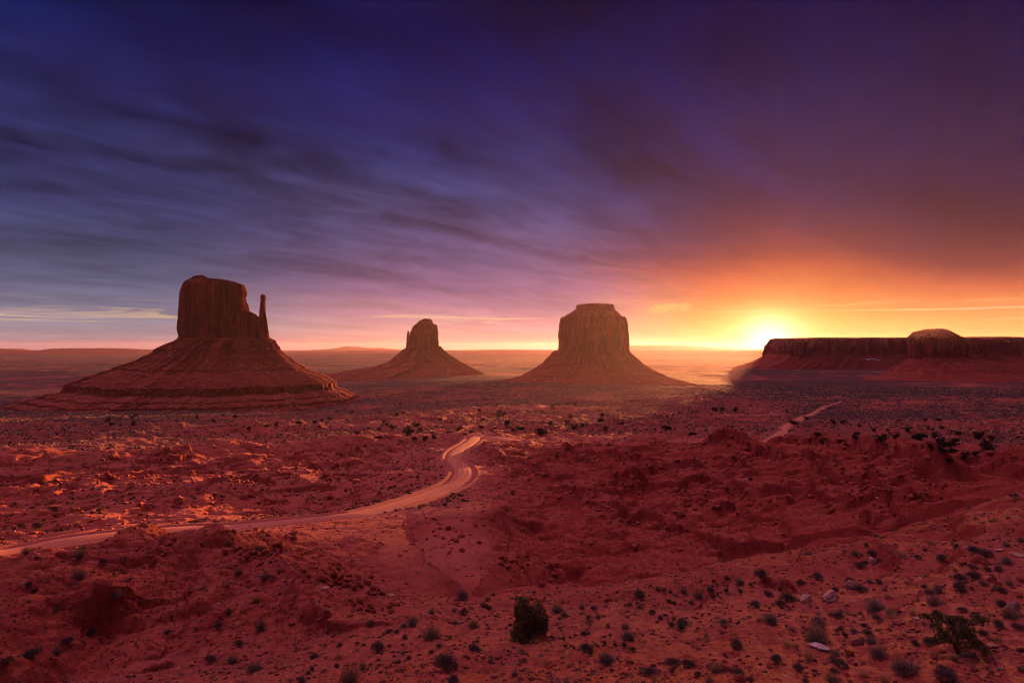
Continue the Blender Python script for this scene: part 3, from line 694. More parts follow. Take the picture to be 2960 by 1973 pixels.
def merge_stones(pos, size, base=ICO0, rs=3):
    """many small angular stones as one vertex and face array"""
    r_ = np.random.default_rng(rs); v0, f0 = base; n = len(pos)
    jit = 1 + 0.35 * r_.uniform(-1, 1, (n, len(v0), 1))
    sc_ = size[:, None, None] * np.stack([r_.uniform(.7, 1.3, n), r_.uniform(.7, 1.3, n), r_.uniform(.45, .9, n)], -1)[:, None, :]
    V = v0[None] * jit * sc_
    a = r_.uniform(0, 2 * np.pi, n); ca_, sa_ = np.cos(a), np.sin(a)
    Vx = V[..., 0] * ca_[:, None] - V[..., 1] * sa_[:, None]; Vy = V[..., 0] * sa_[:, None] + V[..., 1] * ca_[:, None]
    V = np.stack([Vx, Vy, V[..., 2]], -1) + pos[:, None, :]
    F = f0[None] + (np.arange(n) * len(v0))[:, None, None]
    return V.reshape(-1, 3), F.reshape(-1, 3)
M_BOULD, _, _, _ = mat_plain("talus_boulder", (0.42, 0.12, 0.075, 1), (0.60, 0.30, 0.22, 1), 0.02, 0.35, 0.65)

def talus_stones(parent, origin, data, n, smin, smax, seed):
    V, nr, nt, rx = data; r_ = np.random.default_rng(seed)
    grid = V[:nr * nt].reshape(nr, nt, 3)
    i = (nr * (0.08 + 0.9 * r_.uniform(0, 1, n) ** 0.9)).astype(int).clip(0, nr - 1); j = r_.integers(0, nt, n)
    pos = grid[i, j]; keep = fbm2(pos[:, 0] / 60, pos[:, 1] / 60 + pos[:, 2] / 30, 3, 0.5, seed) > -0.15
    pos = pos[keep]; size = smin + (smax - smin) * r_.uniform(0, 1, len(pos)) ** 3
    v, f = merge_stones(pos - np.asarray(origin)[None], size, ICO0, seed)
    link("fallen_rocks", mesh_np("fallen_rocks", v, f, False, [M_BOULD]), parent, kind="stuff")

def butte(label, Dm, uc, vbase):
    o = P(uc, 1003, Dm); o[2] = P(uc, vbase, Dm)[2]
    e = empty("butte", tuple(o), label=label, category="butte", group="sandstone buttes on the valley floor")
    return e, o

# the mitten with its thumb, left
e, o = butte("tall mitten shaped butte with thin thumb spire on right, largest on the left", 1770, 640, 1185)
WD = 1770
loft("cliff_tower", WD, [(797,569,586),(799,562,591),(803,555,599),(806,552,604),(810.5,546,652),(813,543,668),(817,538,684),(823,536,702),(829,534,707),(841,529,709),(850,529,710),(880,525,712),(897,523,715),(940,522,719),(965,523,724),(975,521,730),(984,519,736),(992,514,740),(1000,510,742)], M_CLIFF, e, o, 0.52, 3.4, 620, 220, 10.0, 22.0, 0.4, 2.2, 34.0, seed=3, top=3.0)
loft("shoulder", WD, [(899,716,724),(902,712,731),(907,708,741),(914,704,747),(922,700,752),(940,690,758),(960,684,766),(975,680,772),(988,676,777),(1002,672,782)], M_CLIFF, e, o, 0.55, 2.6, 300, 100, 6.0, 10.0, 0.5, 1.8, 18.0, seed=5, yoff=-6, top=4.0)
loft("thumb_spire", WD, [(851,755,762),(853,752,765),(862,751,766),(868,752,764),(885,750,765),(905,748,766),(920,747,768),(940,747,771),(960,748,774),(980,748,778),(998,748,782)], M_CLIFF, e, o, 0.9, 2.6, 160, 150, 2.0, 2.0, 0.5, 1.0, 8.0, seed=7, yoff=4, top=1.0)
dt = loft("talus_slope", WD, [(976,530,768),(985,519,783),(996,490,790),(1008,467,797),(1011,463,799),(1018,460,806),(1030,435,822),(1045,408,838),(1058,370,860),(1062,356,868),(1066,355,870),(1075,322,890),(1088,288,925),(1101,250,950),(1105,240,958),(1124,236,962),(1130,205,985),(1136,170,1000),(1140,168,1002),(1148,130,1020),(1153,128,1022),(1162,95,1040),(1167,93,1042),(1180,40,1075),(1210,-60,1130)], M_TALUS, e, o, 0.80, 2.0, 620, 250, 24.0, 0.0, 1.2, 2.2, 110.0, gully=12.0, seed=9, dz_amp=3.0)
talus_stones(e, o, dt, 9000, 0.9, 3.4, 11)
# the far mitten with its thumb on the left
e, o = butte("small distant mitten butte with thumb spire on left, between two larger buttes", 3300, 1230, 1089)
ED = 3300
loft("cliff_tower", ED, [(922.5,1228,1247),(924,1221,1248),(929,1211,1249),(935,1208,1251),(938,1203,1261),(944,1197,1263),(957,1192,1265.5),(962,1190.5,1266),(975,1188,1266),(990,1186,1267),(1000,1184,1268),(1012,1180,1270)], M_CLIFF, e, o, 0.7, 3.0, 380, 130, 9.0, 20.0, 0.6, 2.0, 34.0, seed=21, top=4.0)
loft("thumb_spire", ED, [(955.5,1178.5,1181),(958,1177.5,1182.5),(965,1176.5,1183),(974,1175.5,1184.5),(980,1175,1187),(990,1174.5,1190),(1010,1173,1194)], M_CLIFF, e, o, 1.2, 2.4, 110, 80, 2.0, 1.0, 1.0, 1.0, 12.0, seed=23)
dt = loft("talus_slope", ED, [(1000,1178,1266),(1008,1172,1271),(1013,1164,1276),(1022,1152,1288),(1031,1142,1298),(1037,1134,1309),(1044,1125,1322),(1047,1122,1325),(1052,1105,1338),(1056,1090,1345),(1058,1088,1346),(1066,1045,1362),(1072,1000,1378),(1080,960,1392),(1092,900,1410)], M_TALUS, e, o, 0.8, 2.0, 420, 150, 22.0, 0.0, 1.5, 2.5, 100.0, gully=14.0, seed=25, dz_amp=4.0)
talus_stones(e, o, dt, 4000, 1.2, 4.0, 12)
# the blocky one in the middle
e, o = butte("broad blocky butte with stepped cap, between the far mitten and the sun", 2400, 1714, 1118)
MD = 2400
loft("cliff_tower", MD, [(914.5,1640,1788),(915.5,1627,1796),(918,1623.5,1800),(928,1622,1803),(950,1621,1805),(970,1620,1807),(990,1619,1808),(1005,1618,1809),(1015,1617,1810),(1024,1614,1813)], M_CLIFF, e, o, 0.75, 3.0, 620, 150, 11.0, 24.0, 0.5, 2.4, 36.0, seed=31, top=3.0)
loft("cap_rock", MD, [(877.5,1700,1735),(879,1686,1760),(881,1668,1770),(883,1664,1774),(889,1665,1775),(892,1668,1772),(894,1660,1779),(899,1656,1782),(902,1650,1786),(906,1643,1790),(911,1634,1795),(919,1629,1798)], M_CLIFF, e, o, 0.72, 2.8, 360, 60, 4.5, 3.0, 2.2, 2.0, 24.0, seed=33, top=2.5)
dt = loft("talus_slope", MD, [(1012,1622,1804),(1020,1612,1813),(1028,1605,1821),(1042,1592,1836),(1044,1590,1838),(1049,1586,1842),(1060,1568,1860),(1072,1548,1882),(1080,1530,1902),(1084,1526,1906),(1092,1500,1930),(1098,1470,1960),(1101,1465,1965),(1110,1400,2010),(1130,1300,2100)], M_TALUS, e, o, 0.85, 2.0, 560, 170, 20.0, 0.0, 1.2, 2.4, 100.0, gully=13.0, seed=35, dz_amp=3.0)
talus_stones(e, o, dt, 6000, 1.0, 3.6, 13)
# the one before the mesa, right
e, o = butte("dark domed butte standing in shade in front of the long mesa", 3000, 2720, 1104)
BD = 3000
loft("cliff_tower", BD, [(950.5,2690,2722),(952,2680,2732),(955,2668,2738),(959,2650,2744),(964,2648,2752),(972,2641,2766),(978,2640,2774),(985,2640,2782),(1000,2640,2785),(1020,2640,2786),(1040,2637,2790)], M_CLIFF, e, o, 0.75, 2.9, 460, 120, 10.0, 22.0, 0.7, 2.0, 34.0, seed=41, top=4.0)
loft("shoulder", BD, [(991,2783,2792),(997,2775,2798),(1005,2768,2801),(1020,2764,2804),(1040,2760,2807)], M_CLIFF, e, o, 0.9, 2.6, 160, 50, 3.0, 4.0, 1.2, 1.2, 20.0, seed=43)
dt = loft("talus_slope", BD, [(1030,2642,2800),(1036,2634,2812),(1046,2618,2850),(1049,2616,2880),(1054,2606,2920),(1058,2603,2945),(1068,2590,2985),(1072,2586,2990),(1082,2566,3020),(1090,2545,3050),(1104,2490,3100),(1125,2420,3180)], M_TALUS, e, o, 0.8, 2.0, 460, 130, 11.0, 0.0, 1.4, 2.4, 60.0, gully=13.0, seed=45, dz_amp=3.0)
talus_stones(e, o, dt, 4000, 1.2, 3.6, 14)
# the long mesa and the one behind it
def mesa(label, Dm, uc, vbase):
    o = P(uc, 1003, Dm); o[2] = P(uc, vbase, Dm)[2]
    return empty("mesa", tuple(o), label=label, category="mesa", group="flat topped mesas on the right"), o
e, o = mesa("long flat topped mesa whose near end covers the rising sun", 5000, 2500, 1062)
loft("cliff_wall", 5000, [(976.5,2300,2700),(977.5,2250,2810),(979,2242,2840),(985,2238,2850),(993,2233,2856),(1000,2227,2860),(1015,2224.5,2864),(1028,2223,2868),(1040,2218,2874)], M_CLIFF, e, o, 0.32, 3.4, 900, 80, 26.0, 24.0, 1.5, 5.0, 90.0, seed=51, ymin=150, top=4.0)
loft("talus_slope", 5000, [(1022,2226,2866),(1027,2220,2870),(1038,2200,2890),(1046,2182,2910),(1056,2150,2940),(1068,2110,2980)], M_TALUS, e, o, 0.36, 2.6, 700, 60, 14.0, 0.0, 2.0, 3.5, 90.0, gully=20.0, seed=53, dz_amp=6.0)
e, o = mesa("second mesa rising behind the domed butte near the right edge", 6200, 2900, 1055)
loft("cliff_wall", 6200, [(973.5,2790,2900),(975,2770,2948),(978,2765,2952),(990,2760,2955),(1005,2757,2959),(1030,2750,2966)], M_CLIFF, e, o, 0.6, 3.2, 420, 60, 24.0, 20.0, 1.5, 5.0, 90.0, seed=55, top=4.0)
loft("talus_slope", 6200, [(1018,2756,2962),(1030,2735,2985),(1042,2700,3020),(1056,2640,3100)], M_TALUS, e, o, 0.6, 2.4, 360, 50, 12.0, 0.0, 2.0, 3.5, 90.0, gully=18.0, seed=57, dz_amp=6.0)

# ------------------------------------------------------------------ far hills on the horizon
def ridge(name, pts, Dm, depth, mat, seed):
    p = np.array(pts, float); u = np.linspace(p[0, 0], p[-1, 0], 400)
    v = np.interp(u, p[:, 0], p[:, 1])
    zt = np.array([P(1480, q, Dm)[2] for q in v]); zt = zt + (Dm / KPX) * 0.5 * fbm2(u / 9, u * 0 + seed, 4, 0.55, seed)
    x = (u - 1480) / KPX * Dm
    prof = np.array([(-1.0, 0.0), (-0.55, 0.28), (-0.34, 0.55), (-0.28, 0.92), (-0.1, 1.0), (0.3, 0.98), (0.6, 0.5), (1.0, 0.0)])
    base = -170.0; V = []
    for a, h in prof:
        jy = depth * 0.18 * fbm2(x / (depth * .5), x * 0 + a * 3, 3, 0.5, seed + 3)
        V.append(np.stack([x, Dm + a * depth + jy, base + (zt - base) * h], -1))
    V = np.array(V); n = len(u)
    i = np.arange(len(prof) - 1)[:, None] * n + np.arange(n - 1)[None]
    F = np.stack([i, i + 1, i + n + 1, i + n], -1).reshape(-1, 4)
    link(name, mesh_np(name, V.reshape(-1, 3), F, True, [mat]), kind="structure")
ridge("hills", [(-500,1012),(-200,1012),(-60,1008),(0,1007),(26,1007.5),(40,1011),(110,1013),(160,1010),(183,1006.5),(230,1006),(314,1005.5),(380,1008.5),(459,1012),(560,1016),(640,1024)], 15000, 1500, M_TALUS, 1)
ridge("hills", [(700,1022),(780,1014),(850,1013),(930,1010),(970,1007),(1000,1002.5),(1012,999.5),(1030,1003),(1060,1005.5),(1100,1005),(1130,1008),(1200,1011),(1280,1012)], 26000, 2600, M_TALUS, 2)
ridge("hills", [(640,1026),(760,1019),(1000,1013),(1240,1011),(1330,1012),(1420,1010),(1600,1011),(1700,1012),(1850,1012),(2050,1013),(2250,1013),(2500,1014)], 17000, 1600, M_TALUS, 3)
ridge("hills", [(1750,1012),(1800,1004),(1830,997),(1900,996),(1990,997.5),(2040,1003),(2120,1008),(2300,1010)], 30000, 2600, M_TALUS, 4)

# ------------------------------------------------------------------ plants and rocks
def blades(r_, p, d, length, width, curl=0.0):
    """thin tapering blades: two triangles each, from p along d, bent outward by curl"""
    n = len(p); d = d / (np.linalg.norm(d, axis=1)[:, None] + 1e-9)
    side = np.cross(d, r_.normal(size=(n, 3))); side /= np.linalg.norm(side, axis=1)[:, None] + 1e-9
    length = np.broadcast_to(length, n)[:, None]; width = np.broadcast_to(width, n)[:, None]
    out = d.copy(); out[:, 2] = 0; 
    m_ = p + d * length * 0.55 + out * curl * length * 0.25
    t = p + d * length + out * curl * length - np.array([0, 0, 1.0]) * curl * length * 0.35
    V = np.stack([p - side * width / 2, p + side * width / 2, m_ + side * width * .4, m_ - side * width * .4, t], 1).reshape(-1, 3)
    b = (np.arange(n) * 5)[:, None]
    F = np.concatenate([b + np.array([[0, 1, 2]]), b + np.array([[0, 2, 3]]), b + np.array([[3, 2, 4]])])
    return V, F
def join(parts):
    Vs, Fs, Ms, o = [], [], [], 0
    for (v, f), m_ in parts:
        Vs.append(v); Fs.append(f + o); Ms.append(np.full(len(f), m_)); o += len(v)
    return np.vstack(Vs), np.vstack(Fs), np.concatenate(Ms)
def dirs(r_, n, zmin=0.0):
    z = r_.uniform(zmin, 1, n); a = r_.uniform(0, 2 * np.pi, n); q = np.sqrt(1 - z * z)
    return np.stack([q * np.cos(a), q * np.sin(a), z], 1)

M_SAGE, _, _, _ = mat_plain("sage_leaf", (0.075, 0.063, 0.070, 1), (0.27, 0.225, 0.20, 1), 9.0)
M_SCRUB, _, _, _ = mat_plain("scrub_leaf", (0.032, 0.028, 0.030, 1), (0.17, 0.14, 0.115, 1), 0.5)
M_STEM, _, _, _ = mat_plain("woody_stem", (0.10, 0.06, 0.05, 1), (0.20, 0.13, 0.10, 1), 6.0)
M_RABB, _, _, _ = mat_plain("rabbitbrush_stem", (0.17, 0.14, 0.125, 1), (0.42, 0.34, 0.28, 1), 9.0)
M_TIP, _, _, _ = mat_plain("dry_flower_heads", (0.30, 0.18, 0.075, 1), (0.52, 0.36, 0.16, 1), 9.0)
M_GRASS, _, _, _ = mat_plain("dry_grass", (0.40, 0.25, 0.13, 1), (0.64, 0.45, 0.26, 1), 9.0)
M_YUC, _, _, _ = mat_plain("yucca_blade", (0.055, 0.065, 0.032, 1), (0.19, 0.19, 0.085, 1), 9.0)
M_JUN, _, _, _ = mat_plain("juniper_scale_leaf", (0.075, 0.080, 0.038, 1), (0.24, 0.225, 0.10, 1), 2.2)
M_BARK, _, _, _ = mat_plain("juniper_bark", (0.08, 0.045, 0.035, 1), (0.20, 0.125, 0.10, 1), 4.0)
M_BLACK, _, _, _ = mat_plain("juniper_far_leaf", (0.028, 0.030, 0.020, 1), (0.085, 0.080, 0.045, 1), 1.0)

def t_sage(sd, lobes=5):
    r_ = np.random.default_rng(sd); parts = []
    for k in range(lobes):
        c_ = np.array([r_.uniform(-.26, .26), r_.uniform(-.26, .26), 0.0]) if k else np.zeros(3)
        rad = r_.uniform(.18, .30) if k else .32
        n = int(1000 * rad * rad * 3)
        d = dirs(r_, n, -.1); p = c_ + d * rad * r_.uniform(.45, 1.0, (n, 1)) * np.array([1, 1, 1.05]); p[:, 2] += 0.10 + rad * .25
        p[:, 2] = np.maximum(p[:, 2], 0.01)
        parts.append((blades(r_, p, d + np.array([0, 0, .6]) + r_.normal(size=(n, 3)) * .45, r_.uniform(.07, .17, n), .017, .1), 0))
    d = dirs(r_, 34, .35); parts.append((blades(r_, d * 0.0, d, r_.uniform(.3, .52, 34), .018, .1), 1))
    return join(parts)
def t_rabb(sd, tips=True):
    r_ = np.random.default_rng(sd); n = 420; parts = []
    d = dirs(r_, n, .12); b = r_.normal(size=(n, 3)) * .09; b[:, 2] = 0
    L = (.52 + .12 * r_.uniform(-1, 1, n)) * (0.72 + .28 * d[:, 2])
    parts.append((blades(r_, b, d + np.array([0, 0, .25]), L, .016, .12), 0))
    if tips:
        dn = d / np.linalg.norm(d + np.array([0, 0, .25]), axis=1)[:, None]
        dd = d + np.array([0, 0, .25]); dd /= np.linalg.norm(dd, axis=1)[:, None]
        k = r_.uniform(0, 1, n) < .62; pt = b[k] + dd[k] * L[k][:, None] * .9
        parts.append((blades(r_, pt, dd[k] + r_.normal(size=(k.sum(), 3)) * .5, r_.uniform(.04, .085, k.sum()), .028, 0), 1))
    return join(parts)
def t_grass(sd):
    r_ = np.random.default_rng(sd); n = 230; d = dirs(r_, n, .35); b = r_.normal(size=(n, 3)) * .12; b[:, 2] = 0
    return join([(blades(r_, b, d + np.array([0, 0, .5]), r_.uniform(.4, .85, n), .013, .35), 0)])
def t_yucca(sd):
    r_ = np.random.default_rng(sd); n = 120; d = dirs(r_, n, -.15); b = np.zeros((n, 3)); b[:, 2] = .12 + .12 * r_.uniform(0, 1, n)
    a = blades(r_, b, d + np.array([0, 0, .25]), r_.uniform(.38, .58, n), .030, 0.0)
    m_ = 26; d2 = dirs(r_, m_, -.3); d2[:, 2] = -np.abs(d2[:, 2]) * .25; b2 = np.zeros((m_, 3)); b2[:, 2] = .1
    return join([(a, 0), (blades(r_, b2, d2, r_.uniform(.25, .42, m_), .022, 0), 1)])
def t_twig(sd):
    r_ = np.random.default_rng(sd); n = 70; d = dirs(r_, n, .0); b = r_.normal(size=(n, 3)) * .16; b[:, 2] = 0
    a = blades(r_, b, d, r_.uniform(.15, .42, n), .022, .2)
    m_ = 150; c_ = r_.normal(size=(m_, 3)) * np.array([.2, .13, .0]); c_[:, 2] = r_.uniform(.03, .26, m_)
    return join([(a, 1), (blades(r_, c_, dirs(r_, m_, -.2), r_.uniform(.05, .11, m_), .03, 0), 0)])
def plant_mesh(nm, t, mats):
    V, F, Mi = t
    return mesh_np(nm, V, F, False, mats, Mi)
TPL = {
    'sage': [plant_mesh("sagebrush", t_sage(s), [M_SAGE, M_STEM]) for s in range(6)],
    'rabb': [plant_mesh("rabbitbrush", t_rabb(s + 20), [M_RABB, M_TIP]) for s in range(4)],
    'grey': [plant_mesh("rabbitbrush", t_rabb(s + 30, False), [M_RABB]) for s in range(3)],
    'grass': [plant_mesh("grass_tuft", t_grass(s + 40), [M_GRASS]) for s in range(3)],
    'yucca': [plant_mesh("yucca", t_yucca(s + 50), [M_YUC, M_GRASS]) for s in range(3)],
    'twig': [plant_mesh("twiggy_shrub", t_twig(s + 60), [M_SAGE, M_STEM]) for s in range(3)],
}
KIND = {  # name, category, phrase, group, height factor
    'sage': ("sagebrush", "shrub", "dark rounded sagebrush", "dark sagebrush on the red slope"),
    'rabb': ("rabbitbrush", "shrub", "yellow tipped shrub", "yellow tipped shrubs on the red slope"),
    'grey': ("rabbitbrush", "shrub", "pale grey broom shrub", "pale grey shrubs on the red slope"),
    'grass': ("grass_tuft", "grass", "blond grass tuft", "dry grass tufts on the red slope"),
    'yucca': ("yucca", "yucca", "spiky green yucca", "yuccas on the red slope"),
    'twig': ("twiggy_shrub", "shrub", "low twiggy shrub", "low twiggy shrubs on the red slope"),
}
# measured plants: centre x, foot y, width in enlarged views of the photograph: (x0, y0, scale)
VIEWS = {'A': (1400, 1650, 3.9217), 'B': (2000, 1650, 3.9217), 'C': (2400, 1550, 3.707), 'D': (800, 1650, 3.9217), 'L': (0, 1200, 2.028)}
PLANTS = {
 'A': {'sage': [(1775,300,145),(2035,225,60),(2105,245,65),(2095,355,80),(2155,375,70),(1890,490,110),(1990,545,75),(2055,510,60),(2245,630,180),(1235,440,85),(1385,355,70),(1650,395,80),(1725,375,50),(1760,425,70),(100,280,60),(25,420,80),(65,435,60),(1285,545,80),(1405,630,60),(1125,725,90),(1130,915,180),(1400,1060,240),(2145,1095,190),(2305,1080,150),(1890,1200,220),(430,815,120)],
       'rabb': [(1970,215,85),(2262,245,95),(2345,365,85),(830,470,170),(35,330,75),(1600,650,120),(345,1185,100)],
       'grey': [(1625,770,185),(900,510,110),(1110,425,95)], 'grass': [(1930,1245,105)],
       'yucca': [(2145,560,75),(2130,645,105),(2235,675,120),(1180,560,85),(1185,725,75),(975,765,50),(900,790,65),(920,870,75),(1020,890,55),(1425,750,65),(1360,835,75),(1290,860,55),(1480,860,95),(1585,870,105),(1680,910,95),(1660,800,100),(1205,955,115)],
       'twig': [(135,510,75),(45,650,80),(1195,625,70)]},
 'B': {'sage': [(670,170,75),(715,140,45),(245,125,55),(215,240,115),(395,90,75),(780,70,180),(870,290,110),(1010,410,160),(1070,330,200),(730,405,140),(1225,150,100),(1415,90,140),(1635,220,85),(1640,305,75),(1925,240,160),(1775,140,120),(2015,140,90),(2130,140,95),(2100,550,95),(1645,540,155),(1685,660,85),(1970,635,105),(1990,730,145),(1745,750,85),(500,870,185),(970,1035,165),(1200,1130,150),(1660,1080,215),(1610,1165,125),(520,1195,185),(60,1200,115),(15,1080,80),(665,1262,115),(1290,1262,100)],
       'rabb': [(75,310,160),(1150,330,115),(1135,685,105),(1410,800,330),(280,1155,195),(190,1260,105),(1590,1262,190),(2260,500,140),(2320,1120,150)],
       'grey': [(550,155,135),(2080,455,260),(890,580,215),(360,600,130),(1840,695,120),(1430,625,205),(2030,820,170),(2120,970,230),(1630,950,120)],
       'grass': [(2215,300,115),(2270,540,120),(765,560,105),(440,630,75),(1070,850,120),(1180,860,110),(165,740,105),(175,800,85),(65,880,75),(1330,1000,190),(1950,1190,125),(2180,1260,180)],
       'yucca': [(280,165,50),(235,185,45),(390,250,90),(550,260,95),(240,310,80),(290,275,60)],
       'twig': [(80,130,65),(1370,140,75),(1765,485,95),(1640,670,95),(2265,630,75),(1290,1190,95)]},
 'C': {'sage': [(330,205,55),(450,210,135),(325,335,115),(370,295,95),(935,235,95),(1015,155,55),(1180,265,165),(1345,125,85),(1560,185,155),(1660,210,135),(380,105,65),(1515,345,90),(1810,375,115),(1675,370,95),(1390,490,190),(1540,450,165),(1390,590,185),(1050,620,120),(1000,550,75),(1840,600,105),(1830,760,155),(1420,810,120),(1800,970,140),(2010,990,130),(1640,1060,130),(1540,1140,120),(1630,1230,125),(910,1165,120),(1050,1160,140),(1200,1555,300)],
       'rabb': [(265,200,105),(1885,105,95),(2045,60,100),(1790,575,115),(1920,520,95),(1925,870,205),(1330,1330,120),(2040,1440,100)],
       'grey': [(1155,600,155),(1630,515,95),(1110,745,205),(800,1460,330),(1890,290,140)],
       'grass': [(765,220,130),(1075,85,85),(935,100,65),(885,840,105)],
       'twig': [(770,290,65),(1345,365,85),(840,500,100),(1580,745,75),(860,1030,95)]},
 'D': {'sage': [(2120,440,55),(2120,500,120),(2020,610,85),(1275,700,105),(1360,700,80),(1460,765,90),(1835,865,75),(1750,930,70),(2280,915,75),(1430,945,50),(1490,995,75),(1385,1035,65),(1905,1110,320),(2005,1262,185),(1135,900,190),(990,850,65),(910,830,65),(680,1085,85),(420,990,125),(725,850,75),(410,1120,65),(270,1260,125),(360,1170,85),(2230,900,140)],
       'rabb': [(2345,400,95),(1755,480,95),(2235,635,135),(1755,765,235),(825,1258,255),(970,1095,105),(1060,600,100),(2015,445,65)],
       'grey': [(2105,310,195),(1530,615,165),(1440,640,95)],
       'grass': [(545,1130,75),(700,980,120),(555,980,55),(1050,970,60)],
       'twig': [(910,900,65),(880,1060,75),(1150,1010,85),(1065,1070,75)]},
 'L': {'rabb': [(680,1065,85),(1550,960,60),(1500,1090,45),(1525,1250,75),(1360,1450,75),(460,950,85),(155,810,60),(465,830,75),(480,790,55),(1340,750,45),(1530,790,45),(1725,725,45),(1400,930,60),(840,650,40)],
       'sage': [(1275,1250,65),(1405,1350,65),(980,1280,55),(1230,1440,65),(530,1280,65),(200,1035,45),(165,1000,50),(215,840,35),(600,870,45),(390,1340,75),(190,1420,105),(40,1450,75),(330,555,55),(215,655,65),(590,565,60)],
       'grey': [(1490,1500,105),(1340,1150,45),(330,1390,60)], 'grass': [(305,510,45),(455,640,45),(1330,1000,45),(1620,1480,50)]},
}
LANDMARKS = [("bushy juniper", 1539, 1830), ("gnarled small tree", 2774, 1860), ("flat pale slab", 2372, 1866), ("boulder at the right edge", 2930, 1766),
             ("pale layered rock", 2398, 1733), ("rubble heap on the knoll", 1040, 1700), ("yucca patch", 1800, 1870), ("crest of the bare knoll", 480, 1560),
             ("head of the gully", 1380, 1690), ("pair of dark round stones", 2460, 1885), ("hollow at the knoll's foot", 300, 1880), ("rim of the near slope", 1900, 1690),
             ("bare sand low in centre", 1480, 1940), ("lower left gully side", 900, 1900), ("slabs on the right slope", 2830, 1625), ("lower end of the dirt road", 150, 1500)]
ORD = ["nearest", "second nearest", "third nearest", "fourth nearest", "fifth nearest", "sixth nearest", "seventh nearest", "eighth nearest", "ninth nearest", "tenth nearest",
       "eleventh nearest", "twelfth nearest", "thirteenth nearest", "fourteenth nearest", "fifteenth nearest", "sixteenth nearest"]
PENDING = []
def note(o, phrase, u, v, marks=None):
    PENDING.append((o, phrase, u, v, marks or 0))
def write_labels(all_marks):
    groups = {}
    for o, ph, u, v, mk in PENDING:
        nm, mu, mv = min(all_marks[mk], key=lambda q: math.hypot(u - q[1], (v - q[2]) * 1.6))
        du, dv = u - mu, (v - mv) * 1.6
        side = ("right of" if du > 0 else "left of") if abs(du) > abs(dv) else ("in front of" if dv > 0 else "behind")
        groups.setdefault((ph, nm, side), []).append((math.hypot(du, dv), o))
    for (ph, nm, side), lst in groups.items():
        lst.sort(key=lambda t: t[0])
        for k, (_d, o) in enumerate(lst):
            tail = "" if len(lst) == 1 else (", " + (ORD[k] if k < len(ORD) else "farthest") + "")
            o['label'] = f"{ph} {side} the {nm}{tail}"
MARKS = {0: LANDMARKS}
rp = random.Random(5)
def place_plants():
    for vw, kinds in PLANTS.items():
        x0, y0, sc_ = VIEWS[vw]
        for kd, lst in kinds.items():
            nm, cat, ph, grp = KIND[kd]
            for x, y, wd in lst:
                u, v = x0 + x / sc_, y0 + y / sc_
                if vw == 'C' and u < 2600 and v > 1650: continue
                X, Y, Z = hit(u, min(v, 1985))
                dia = wd / sc_ / KPX * Y * 1.12
                o = link(nm, TPL[kd][rp.randrange(len(TPL[kd]))], None, category=cat, group=grp)
                o.location = (X, Y, Z - 0.03 * dia)
                o.rotation_euler = (rp.uniform(-.1, .1), rp.uniform(-.1, .1), rp.uniform(0, 6.28))
                hz = {'sage': .95, 'rabb': 1.15, 'grey': 1.2, 'grass': 1.0, 'yucca': 1.15, 'twig': .9}[kd]
                o.scale = (dia, dia * rp.uniform(.8, 1), dia * hz * rp.uniform(.88, 1.12))
                size = "large " if wd / sc_ > 42 else "small " if wd / sc_ < 20 else ""
                note(o, size + ph, u, v)
place_plants()

# ---- rocks
def rock_mesh(nm, sd, mat, flat=1.0, layers=0.0):
    r_ = np.random.default_rng(sd); v0, f0 = ICO3
    npl = 15; nrm = dirs(r_, npl, -1.0); off = r_.uniform(.62, 1.0, npl)
    dn = v0 @ nrm.T
    rad = np.min(np.where(dn > .05, off[None] / np.maximum(dn, .05), 9), axis=1); rad = np.minimum(rad, 1.25)
    V = v0 * rad[:, None]
    V = V * (1 + .07 * fbm3(V[:, 0] * 3 + sd, V[:, 1] * 3, V[:, 2] * 3, 3, .5, sd)[:, None])
    if layers: V[:, :2] *= (1 + layers * np.sign(np.sin(V[:, 2] * 11 + V[:, 0] * 1.5)))[:, None]
    V *= np.array([1, .8, .72 * flat])
    return mesh_np(nm, V, f0, False, [mat])
def mat_stone(name, c1, c2):
    m_, g, b, n = mat_plain(name, c1, c2, 2.4)
    tcn = g.new('ShaderNodeTexCoord'); bump(g, b, g.noise(tcn.outputs['Object'], 7.0, 5.0, .65), .8, .08)
    return m_
M_RED = mat_stone("red_stone", (0.30, 0.070, 0.048, 1), (0.42, 0.12, 0.08, 1))
M_PALE = mat_stone("pale_stone", (0.46, 0.24, 0.18, 1), (0.62, 0.44, 0.38, 1))
M_GREY = mat_stone("grey_stone", (0.22, 0.13, 0.115, 1), (0.40, 0.28, 0.25, 1))
M_DARK = mat_stone("dark_stone", (0.10, 0.038, 0.034, 1), (0.17, 0.06, 0.05, 1))
M_WHITE = mat_stone("whitish_stone", (0.42, 0.30, 0.30, 1), (0.80, 0.76, 0.80, 1))
RK = {'red': [rock_mesh("boulder", s, M_RED) for s in range(200, 206)], 'pale': [rock_mesh("boulder", s, M_PALE, .8) for s in range(210, 213)],
      'grey': [rock_mesh("boulder", s, M_GREY) for s in range(220, 223)], 'dark': [rock_mesh("boulder", s, M_DARK, 1.1) for s in range(230, 233)],
      'slab': [rock_mesh("boulder", s, M_PALE, .3) for s in range(240, 242)], 'white': [rock_mesh("boulder", s, M_WHITE, .22) for s in range(250, 251)],
      'layer': [rock_mesh("boulder", s, M_PALE, .95, .07) for s in range(260, 261)]}
RPH = {'red': "angular red rock", 'pale': "pale sandstone rock", 'grey': "grey boulder", 'dark': "dark round stone", 'slab': "thin pale slab", 'white': "whitish flat slab", 'layer': "pale rock in stacked layers"}
